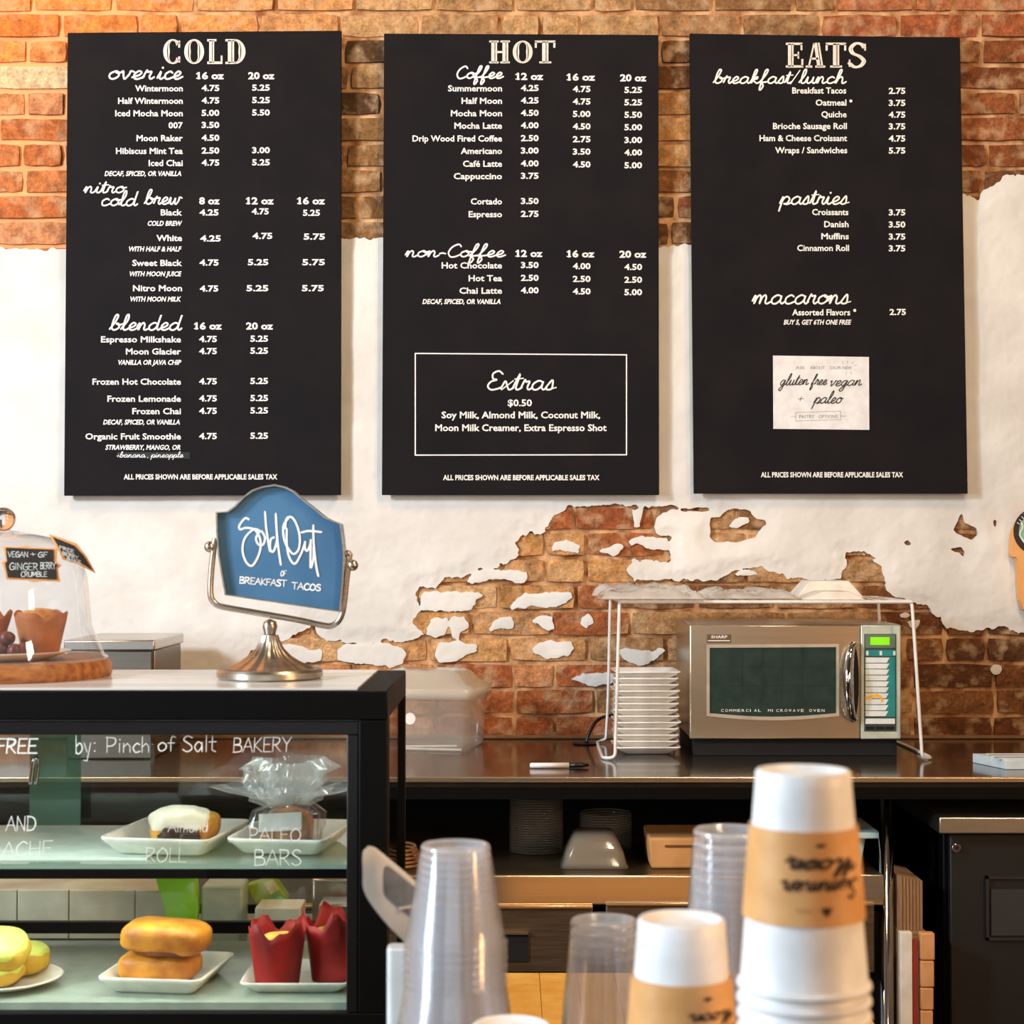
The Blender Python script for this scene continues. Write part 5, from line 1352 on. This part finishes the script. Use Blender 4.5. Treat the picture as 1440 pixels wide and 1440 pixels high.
part('contents', taper(289,339,287,337,1263,2.933,2.997,zkk+.003), M_WHITE, tb2, bevel=.002)
lc = thing('lime_carton', 'tilted lime green carton with two green caps behind the red muffins', 'carton', (XD(385,2.95), 3.0, zkk))
f = [P(x, y, 2.99) for x, y in ((346,1246),(362,1278),(372,1345),(404,1345),(402,1262),(384,1236))]
for p in f:
    if p.z < zkk: p.z = zkk
part('carton_body', MB().hexa(f, [p+Vector((0,.04,0)) for p in f]), mat('lime_carton', (158,190,40), rough=.45), lc, bevel=.002)
f = [P(x, y, 2.988) for x, y in ((370,1242),(380,1258),(394,1250),(384,1237))]
part('pale_patch', MB().hexa(f, [p+Vector((0,.001,0)) for p in f]), mat('pale_patch', (220,220,170)), lc)
for a, b in ((376,1276),(392,1268)):
    q_ = P(a, b, 2.985); mb = MB(); mb.lathe([(.0095,-.008),(.0105,0),(.009,.006)], 0, 0, 20, True, True)
    cpp = part('cap', mb, mat('green_cap', (90,190,110), rough=.35), lc, smooth=True, off=Vector()); cpp.location = q_ - root_loc(lc); cpp.rotation_euler = (.5,-.4,0)
wt = bx2('white_tray', 'shallow white tub in front of tilted lime carton', 'tub', 360, 424, 1277, 2.90, 2.975, mat('white_tub', (228,232,222), rough=.3))
bx2('steel_canister', 'square steel canister behind right end of the case', 'canister', 449, 492, 1272, 2.90, 2.97, M_STEEL, bevel=.004)
bx2('steel_box', 'tall brushed steel box behind the canister', 'box', 440, 500, 1236, 3.0, 3.1, M_STEEL, bevel=.004)

# ---------------------------------------------------------------- glass dome with wooden base
dd = 2.64; cxd = XD(2, dd); zt_ = ZTOP + .0032
wb = thing('cake_stand', 'round acacia wood board carrying the glass cake dome on display case', 'cake board', (cxd, dd, zt_))
zb1 = zt_ + .026
mb = MB(); R0 = .168
mb.lathe([(.10,zt_),(R0-.002,zt_),(R0,zt_+.004),(R0,zt_+.018),(R0-.005,zb1),(R0-.02,zb1),(.0005,zb1-.002)], cxd, dd, 64, True, False)
part('board', mb, M_WOOD, wb, smooth=True).data.set_sharp_from_angle(angle=math.radians(35))
dm = thing('glass_dome', 'clear glass cake dome with ball knob over muffins at left edge', 'cake dome', (cxd, dd, zb1))
zk = ZD(746, dd)
H_ = zk - zb1
mb = MB()
sc = dd/FPX
mb.lathe([(.160,zb1+.0005),(.158,zb1+.004),(.146,zb1+.030),(.137,ZD(880,dd)),(.133,ZD(840,dd)),(.130,ZD(812,dd)),(.122,ZD(786,dd)),(.104,ZD(768,dd)),(.075,ZD(756,dd)),(.04,ZD(749,dd)),(.014,ZD(746,dd)),(.011,ZD(743,dd))], cxd, dd, 64)
part('dome_shell', mb, M_DOME, dm, smooth=True)
mb = MB(); mb.tube([(cxd+.160*math.cos(a*PI/32), dd+.160*math.sin(a*PI/32), zb1+.0025) for a in range(64)], .0022, 8, closed=True)
part('dome_rim', mb, M_DOME, dm, smooth=True)
mb = MB(); mb.sphere((cxd+.003, dd, ZD(730,dd)), .0185, nu=28, nv=16); part('knob', mb, mat('solid_glass', (245,248,250), rough=.03, trans=1, ior=1.45), dm, smooth=True)
M_WOODF = mat('pale_wood_frame', (226,164,96), (206,140,72), rough=.6)
M_CHALK = mat('brown_chalkboard', (44,34,24), (36,28,20), rough=.8)
def chalk_tag(label, pts, inset, d, skew, texts):
    loc = sum((P(x,y,d) for x,y in pts), Vector())/len(pts)
    o = thing('chalk_tag', label, 'tag', loc, 'little chalkboard tags on the dome')
    def tf(x, y, off=0): return P(x, y, d + skew*(x-pts[0][0])/FPX*d - off)
    f = [tf(x,y) for x,y in pts]; part('frame', MB().hexa(f, [p+Vector((0,.003,0)) for p in f]), M_WOODF, o, bevel=.0006)
    f = [tf(x,y,.0012) for x,y in inset]; part('slate', MB().hexa(f, [p+Vector((0,.001,0)) for p in f]), M_CHALK, o)
    mb = MB()
    for (s, a, b, y, h, tl) in texts: stroke_text(mb, s, a, b, y, h, .9, lambda x,y: tf(x,y,.0018), font=CAP, slant=.0, tilt=tl)
    part('chalk_writing', mb, M_CHALKW, o, fix=False)
    return o
chalk_tag('upright small chalk tag reading VEGAN + GF GINGER BERRY CRUMBLE', [(3,768),(8,787),(2,791),(5,798),(9,815),(38,816),(47,819),(56,817),(84,818),(81,800),(86,795),(79,790),(80,771),(44,770),(38,767),(30,769)][::1], [(8,770),(10,789),(7,792),(11,812),(80,815),(78,798),(81,795),(75,790),(75,773)], dd-.150, 0,
   [('VEGAN', 11, 39, 783, 7.5, -.02),('+', 43, 50, 783, 7.5, 0),('GF', 54, 67, 783.5, 7, 0),('GINGER', 14, 53, 801, 9.5, -.02),('BERRY', 57, 78, 800, 9, 0),('CRUMBLE', 30, 66, 811, 7, 0)])
chalk_tag('slanting chalk tag at right shoulder of the dome', [(68,751),(84,778),(88,787),(112,794),(116,797),(134,806),(122,783),(118,778),(107,764),(84,756)], [(74,755),(92,785),(113,791),(130,802),(117,781),(104,767)], dd-.112, 0,
   [('FREE', 84, 104, 772, 4.5, -.3),('BERRY', 88, 110, 780, 4.5, -.3),('BAKE', 94, 114, 787, 4.5, -.3)])
# contents of the dome
M_BPAP = mat('tan_tulip_paper', (176,104,54), (146,80,40), rough=.7)
M_BMUF = mat('crumble_top', (216,150,84), (170,98,46), rough=.85, scale=60, bump=.8, bscale=90)
dpz = zb1
pd = thing('dome_plate', 'white plate inside the glass dome under muffins', 'plate', (cxd, dd, dpz))
mb = MB(); mb.lathe([(.05,dpz-.001),(.07,dpz),(.105,dpz+.012),(.106,dpz+.014),(.07,dpz+.005),(.0005,dpz+.004)], cxd, dd, 48, True, False); part('dish', mb, M_TRAY, pd, smooth=True)
muffin(58, 0, 2.64, dpz+.006, 'tall brown crumble muffin at right under the glass dome', M_BPAP, M_BMUF, .027, .040, .062, .008, 'crumble muffins under dome', 3, 'crumble_muffin')
muffin(-22, 0, 2.66, dpz+.006, 'brown crumble muffin at left under the glass dome', M_BPAP, M_BMUF, .027, .040, .060, .012, 'crumble muffins under dome', 5, 'crumble_muffin')
M_BERRY = mat('dark_berry', (110,54,40), (64,28,26), rough=.4)
for i, (px, d_, dz_) in enumerate(((4,2.60,0),(22,2.585,0),(-14,2.59,0),(12,2.60,.018),(34,2.59,0.001))):
    c = Vector((XD(px,d_), d_, dpz+.006+dz_))
    mb = MB(); blob(mb, c+Vector((0,0,.011)), .0115, .0115, .011, 2, .12, 90, i)
    single('berry', mb, M_BERRY, ['dark berry at front centre under dome','dark berry right of centre under dome','dark berry at far left under dome','dark berry on top of the others under dome','outer right berry beside tall muffin'][i], 'berry', c, 'dark berries under dome', smooth=True)

# ---------------------------------------------------------------- sold out sign
ds = 2.60
sg = thing('tabletop_sign', 'pewter vanity frame sign reading Sold Out of Breakfast Tacos', 'sign', Vector((XD(381,ds), ds, zt_)))
outl = [(303,720),(319,719),(330,711),(341,699),(354,689),(368,684),(386,681),(400,684),(412,690),(426,702),(439,712),(450,721),(459,728),(470,733),(480,737),(483,760),(485,781),(483,820),(479,861),(400,849.5),(316,837),(311,810),(306,778),(304,750)]
def scl(p, s, c=(392,777)): return (c[0]+(p[0]-c[0])*s[0], c[1]+(p[1]-c[1])*s[1])
O = [P(x,y,ds-.012) for x,y in outl]; O2 = [p+Vector((0,.030,0)) for p in O]
I = [P(*scl(p,(.972,.976)),ds-.012) for p in outl]; I2 = [p+Vector((0,.012,0)) for p in I]; I3 = [p+Vector((0,.030,0)) for p in I]
mb = MB(); mb.loft([O2, O, I, I2], True, False)
part('frame', mb, M_PEWTER, sg)
f = [P(*scl(p,(.970,.974)),ds-.003) for p in outl]
mb = MB().hexa(f, [p+Vector((0,.002,0)) for p in f])
part('panel', mb, mat('blue_chalkboard', (74,120,156), (58,98,132), rough=.35, scale=6), sg)
mb = MB(); Ia = [P(*scl(p,(.969,.973)),ds-.0115) for p in outl[13:]+outl[:7]]
pin = [P(*scl(p,(.971,.975)),ds-.0118) for p in outl]; pin2 = [P(*scl(p,(.968,.972)),ds-.0032) for p in outl]
mb.loft([pin, pin2], False, False); part('inner_lining', mb, M_BLACKTAPE, sg)
sf = lambda x, y: P(x, y, ds-.0036)
Z = lambda L: [Vector((270+a/4.5, 670+b/4.5)) for a, b in L]
mb = MB()
for L in ([(360,272),(335,265),(300,310),(305,335),(345,325),(400,340),(432,400),(428,480),(385,562),(345,545),(320,470),(335,390),(390,335),(430,345)],
          [(430,345),(405,390),(420,430),(450,430),(462,385),(440,345)], [(462,222),(470,330),(492,472)], [(520,385),(498,400),(495,460),(515,475),(535,420),(540,380)], [(530,235),(540,400),(562,560)],
          [(612,262),(580,310),(580,380),(600,440),(640,490),(675,460),(682,380),(660,300),(630,258),(598,268),(590,330)], [(600,330),(600,430),(615,510),(650,553),(685,500),(712,430),(716,412)],
          [(716,412),(715,455),(730,470),(748,430),(752,400)], [(752,400),(750,500),(752,578),(768,520),(770,440)], [(768,308),(770,420),(785,560),(800,632)], [(692,355),(740,345),(820,352)]):
    ribbon(mb, smooth([tuple(p) for p in Z(L)], 6), 3.0, sf)
stroke_text(mb, 'OF', 395, 403, 810, 7.5, 1.3, sf, font=CAP, slant=.2)
stroke_text(mb, 'BREAKFAST', 337, 403, 820, 8.8, 1.9, sf, font=CAP, slant=.05, tilt=-.075)
stroke_text(mb, 'TACOS', 411, 451, 828, 9, 1.9, sf, font=CAP, slant=.05, tilt=-.075)
part('sign_lettering', mb, mat('chalk_white', (244,246,244), rough=.8), sg, fix=False)
ub = smooth([(303,757),(301,768),(297,805),(296,835),(301,847),(312,853),(345,859),(380,865),(420,872),(452,879),(466,880),(477,872),(483,855),(487,820),(490,795),(492,778)], 6)
mb = MB(); mb.tube([P(p.x, p.y, ds-.004) for p in ub], .0046, 10); part('bracket', mb, M_PEWTER, sg, smooth=True)
mb = MB(); mb.sphere(P(295,769,ds-.004), .0085); part('pivot_knob', mb, M_PEWTER, sg, smooth=True)
mb = MB(); mb.sphere(P(496,795,ds-.004), .0085); part('pivot_knob', mb, M_PEWTER, sg, smooth=True)
mb = MB(); mb.sphere(P(489,779,ds-.004), .006); part('pivot_pin', mb, M_PEWTER, sg, smooth=True)
cxs = XD(380, ds)
mb = MB(); mb.lathe([(.0001,ZD(870,ds)),(.0095,ZD(874,ds)),(.0115,ZD(881,ds)),(.009,ZD(889,ds)),(.0085,ZD(893,ds))][::-1], cxs, ds, 24); part('neck_ball', mb, M_PEWTER, sg, smooth=True)
def flute(r, z, a): return (r*(1+.045*math.cos(16*a)), z)
prof = [(.0125,893),(.0145,900),(.021,912),(.031,922),(.044,930),(.057,936),(.066,940)]
mb = MB(); mb.lathe([(r, ZD(y, ds)) for r, y in prof][::-1], cxs, ds, 96, wob=flute); part('fluted_cone', mb, M_PEWTER, sg, smooth=True)
zc0 = ZD(940, ds)
mb = MB(); mb.lathe([(.076,zt_),(.080,zt_+.003),(.0805,zc0-.004),(.078,zc0),(.066,zc0+.0005)], cxs, ds, 64, True, True); part('base', mb, M_PEWTER, sg, smooth=True).data.set_sharp_from_angle(angle=math.radians(35))

# ---------------------------------------------------------------- front ledge with the cup stacks
ZL = 1.0
lg_ = thing('cup_ledge', 'dark service ledge carrying the foreground cup stacks', 'counter', (.1, 1.2, 0))
part('ledge_top', MB().box(-.62, .75, .86, 1.60, ZL-.03, ZL), M_CTR, lg_, bevel=.003)
part('ledge_body', MB().box(-.58, .71, .90, 1.56, 0, ZL-.0302), M_BLACK, lg_)
def cup_proto(name, h, r0, r1, m, cx, cy, z, lip, n=48, foot=.006):
    """inverted cup: base up at z+h, rim at z; wall and rolled lip as one skin, base as a part"""
    o = thing(name, '', 'cup', (cx, cy, z))
    L = lip
    mb = MB()
    mb.lathe([(r1-L*.2,.0),(r1+L*.8,.0),(r1+L*1.1,L*.8),(r1+L*.9,L*1.7),(r1,L*2.1),(r1-.0003,L*2.4)] + [(r1+(r0-r1)*t, h*t) for t in (.2,.4,.6,.8,.93)] + [(r0+.0002,h-.0015),(r0-.001,h)], 0, 0, n)
    part('cup_wall', mb, m, o, smooth=True, off=Vector())
    mb = MB(); mb.lathe([(r0+.0004,h-.0025),(r0-.001,h),(r0-.003,h-.0003),(r0-.004,h-foot),(r0*.5,h-foot*1.05),(.0003,h-foot*1.05)], 0, 0, n)
    part('cup_base', mb, M_CUPB if m is M_CUP else m, o, smooth=True, off=Vector())
    return o
def stack(proto, cx, cy, z_top, h, pitch, n, fmt, grp, zmin=ZL):
    """n cups from the top down; bottom one rests on the ledge"""
    out = []
    n = min(n, int((z_top-h-zmin)/pitch)+1)
    pitch2 = (z_top-h-zmin)/(n-1) if n > 1 else 0
    for k in range(n):
        z = z_top-h-pitch2*k
        lab = fmt % ORD[k] if k < len(ORD) else fmt % 'among the lowest'
        if k == 0 and not proto.get('used'): proto['used'] = 1; o = proto; o.location = (cx, cy, z)
        else: o = dup(proto, loc=(cx, cy, z))
        if 'used' in o: pass
        o['label'] = lab; o['group'] = grp; o.rotation_euler.z = random.uniform(0, 6.28); out.append(o)
    return out
# tall white paper cups with sleeve
dW = 1.075; cW = (XD(1128, dW), dW); zW = ZD(1082, dW)
wp = cup_proto('paper_cup', .135, .0295, .0400, M_PAPERCUP, cW[0], cW[1], zW-.135, .0018, foot=.004)
S1 = stack(wp, cW[0], cW[1], zW, .135, .0091, 40, 'white paper cup, %s, in the tall stack at right', 'white paper cups in the tall right stack')
dW2 = 1.17; cW2 = (XD(957, dW2), dW2); zW2 = ZD(1291, dW2)
S2 = stack(wp, cW2[0], cW2[1], zW2, .135, .0091, 40, 'white paper cup, %s, in the short stack at centre', 'white paper cups in the short stack')
dW3 = 1.30; cW3 = (XD(719, dW3), dW3); zW3 = ZD(1441, dW3)
S3 = stack(wp, cW3[0], cW3[1], zW3, .0999, .0091, 1, 'white paper cup barely peeking over bottom edge of frame, %s', None)
for o in S3:
    del o['group']; o['label'] = 'white paper cup barely peeking in at bottom edge of frame'
    o.location.z = ZL; o.scale = (1,1,(zW3-ZL)/.135)
def sleeve(name, label, cx, cy, ztop, za, zb_, rtop, rbot, ang0, cupz0, extra=.0012):
    o = thing(name, label, 'cup sleeve', (cx, cy, zb_), 'kraft cup sleeves')
    mb = MB()
    prof = [(rbot+extra, zb_),(rbot+extra+.0006, zb_),(rtop+extra+.0006, za),(rtop+extra, za)]
    mb.lathe(prof, cx, cy, 64); mb.lathe([(rbot+extra, zb_),(rtop+extra, za)], cx, cy, 64)
    part('sleeve_wrap', mb, M_KRAFT, o, smooth=True).data.set_sharp_from_angle(angle=math.radians(35))
    mb = MB()
    pxw = FPX/cy
    pxc = 720 + cx*pxw
    def fn(x, y):
        zz = ZD(y, cy-rbot); t = (zz-zb_)/(za-zb_); r = rbot+(rtop-rbot)*t+extra+.0010
        a = max(-1.4, min(1.4, (x-pxc)/pxw/r))
        return Vector((cx + r*math.sin(a), cy - r*math.cos(a), zz))
    return o, mb, fn
def rc(z, ztop): # cup radius at height z for a cup whose base is at ztop
    return .0295 + (.0400-.0295)*(ztop-z)/.135
dzs = dW-.034
za, zb_ = ZD(1171,dzs), ZD(1303,dzs)
o, mb, fn = sleeve('cup_sleeve', 'kraft sleeve with upside-down dark script logo on the tall white stack', cW[0], cW[1], zW, za, zb_, rc(za,zW), rc(zb_,zW), 0, zW)
# logo turned by 180 degrees because the cups stand upside down
def flip(fn, cx, cy): return lambda x, y: fn(2*cx-x, 2*cy-y)
ff2 = flip(fn, 1143, 1236)
def shear(f): return lambda x, y: f(x, y)
stroke_text(mb, 'Summer', 1082, 1202, 1232, 12.5, 3.6, ff2, slant=.15); stroke_text(mb, 'Moon', 1086, 1196, 1262, 12.5, 4.4, ff2, slant=.25)
ribbon(mb, smooth([(1148,1262),(1165,1257),(1178,1262),(1192,1267)],5), 2.4, ff2)
mb.add([fn(1138,1277),fn(1154,1277),fn(1151,1284),fn(1146,1290),fn(1141,1284)], [(0,1,2,3,4)]); mb.add([fn(1130,1191),fn(1139,1187),fn(1149,1190),fn(1139,1194)], [(0,1,2,3)])
for k in range(4): ribbon(mb, [Vector((1104+k*6,1279)), Vector((1107+k*6,1283))], 1.4, fn)
part('logo_print', mb, M_INK, o, fix=False)
dzs = dW2-.034
za, zb_ = ZD(1388,dzs), ZD(1520,dzs)
o, mb, fn = sleeve('cup_sleeve', 'kraft sleeve on the short white stack at centre, cut by frame', cW2[0], cW2[1], zW2, za, zb_, rc(za,zW2), rc(zb_,zW2), 0, zW2)
ff2 = flip(fn, 1000, 1452)
stroke_text(mb, 'Summer', 955, 1045, 1452, 9, 2.5, ff2, slant=.15); stroke_text(mb, 'Moon', 960, 1040, 1476, 9, 3.0, ff2, slant=.2)
mb.add([fn(979,1409),fn(987,1405),fn(996,1408),fn(987,1412)], [(0,1,2,3)])
part('logo_print', mb, M_INK, o, fix=False)
# clear plastic cups
dC = 1.45; cC = (XD(641, dC), dC); zC = ZD(1187, dC)
cpz = cup_proto('plastic_cup', .0835, .0290, .0425, M_CUP, cC[0], cC[1], 0, .0016)
stack(cpz, cC[0], cC[1], zC, .0835, .0066, 5, '', None) if False else None
n1 = 6; allc = []
for k in range(n1):
    z = zC-.0835-.0066*k
    o = cpz if k == 0 else dup(cpz, loc=(cC[0], cC[1], z))
    o.location = (cC[0], cC[1], z); o['label'] = 'small clear plastic cup, %s, in left clear stack' % ORD[k]; o['group'] = 'small clear cups in the left clear stack'
zt2 = zC-.0066*n1-.004
cp2 = cup_proto('plastic_cup', .118, .0305, .0505, M_CUP, cC[0], cC[1], 0, .0016)
nn = int((zt2-.118-ZL)/.0066)+1; p2 = (zt2-.118-ZL)/(nn-1)
for k in range(nn):
    z = zt2-.118-p2*k
    o = cp2 if k == 0 else dup(cp2)
    o.location = (cC[0], cC[1], z); o['label'] = 'larger clear plastic cup, %s, under the small cups in left stack' % (ORD[k] if k else 'uppermost of its size'); o['group'] = 'larger clear cups in the left clear stack'
dM = 1.50; cM = (XD(849, dM), dM)
cp3 = cup_proto('plastic_cup', .110, .0292, .0390, M_CUP, cM[0], cM[1], 0, .0016)
S = stack(cp3, cM[0], cM[1], ZD(1293,dM), .110, .0075, 12, 'clear plastic cup, %s, in the lowest clear stack at centre', 'clear cups in the low centre stack')
dR = 1.40; cR = (XD(1026, dR), dR)
cp4 = cup_proto('plastic_cup', .150, .0300, .0420, M_CUP, cR[0], cR[1], 0, .0016)
S = stack(cp4, cR[0], cR[1], ZD(1166,dR), .150, .0085, 14, 'clear plastic cup, %s, in the clear stack behind tall white cups', 'clear cups in the stack behind white cups')

# white tablet on its stand between case and cups
M_TAB = mat('white_tablet_case', (226,226,222), rough=.3, coat=.2)
tbx = thing('tablet_stand', 'white framed tilted tablet on white stand behind left clear cups', 'tablet', (XD(565,1.56), 1.53, ZL))
def T3(x, y, t):  # point of the tilted tablet plane y = 1.50 + k (X - X0) met by this direction
    k = 1.15; v = (720-y)/FPX; u = (x-720)/FPX/(CP - v*SP_); X0 = XD(512, 1.50)
    return P(x, y, (1.50 - k*X0)/(1 - k*u) + t)
outp = smooth([(516,1192),(521,1192),(560,1224),(604,1262),(640,1296),(640,1352),(612,1354),(580,1334),(548,1304),(522,1272),(511,1250),(510,1230),(510,1200)], 5, True)
inp = smooth([(543,1218),(552,1222),(580,1245),(606,1268),(630,1290),(634,1300),(634,1312),(628,1318),(614,1314),(596,1302),(570,1284),(548,1266),(541,1257),(540,1245),(540,1226)], 4, True)
f = [T3(p.x, p.y, 0) for p in outp]
b_ = [p+Vector((.004,.018,-.004)) for p in f]
part('bezel', MB().hexa(f, b_), M_TAB, tbx, bevel=.0025, seg=3)
f2 = [T3(p.x, p.y, -.0012) for p in inp]
part('screen', MB().hexa(f2, [p+Vector((0,.001,0)) for p in f2]), mat('glassy_screen', (140,148,158), (96,104,112), rough=.08, coat=1), tbx)
mb = MB(); mb.tube([T3(560,1278,-.002), T3(585,1274,-.002), T3(622,1274,-.002)], .0012, 6); part('screen_glint_bar', mb, M_WIRE, tbx)
mb = MB(); xq = XD(580,1.60)
mb.loft([rrect(.021,.012,ZL,.006,c=(xq,1.575)), rrect(.021,.012,ZD(1330,1.575),.006,c=(xq,1.575))]); part('stand_post', mb, M_TAB, tbx, smooth=False, bevel=.002)
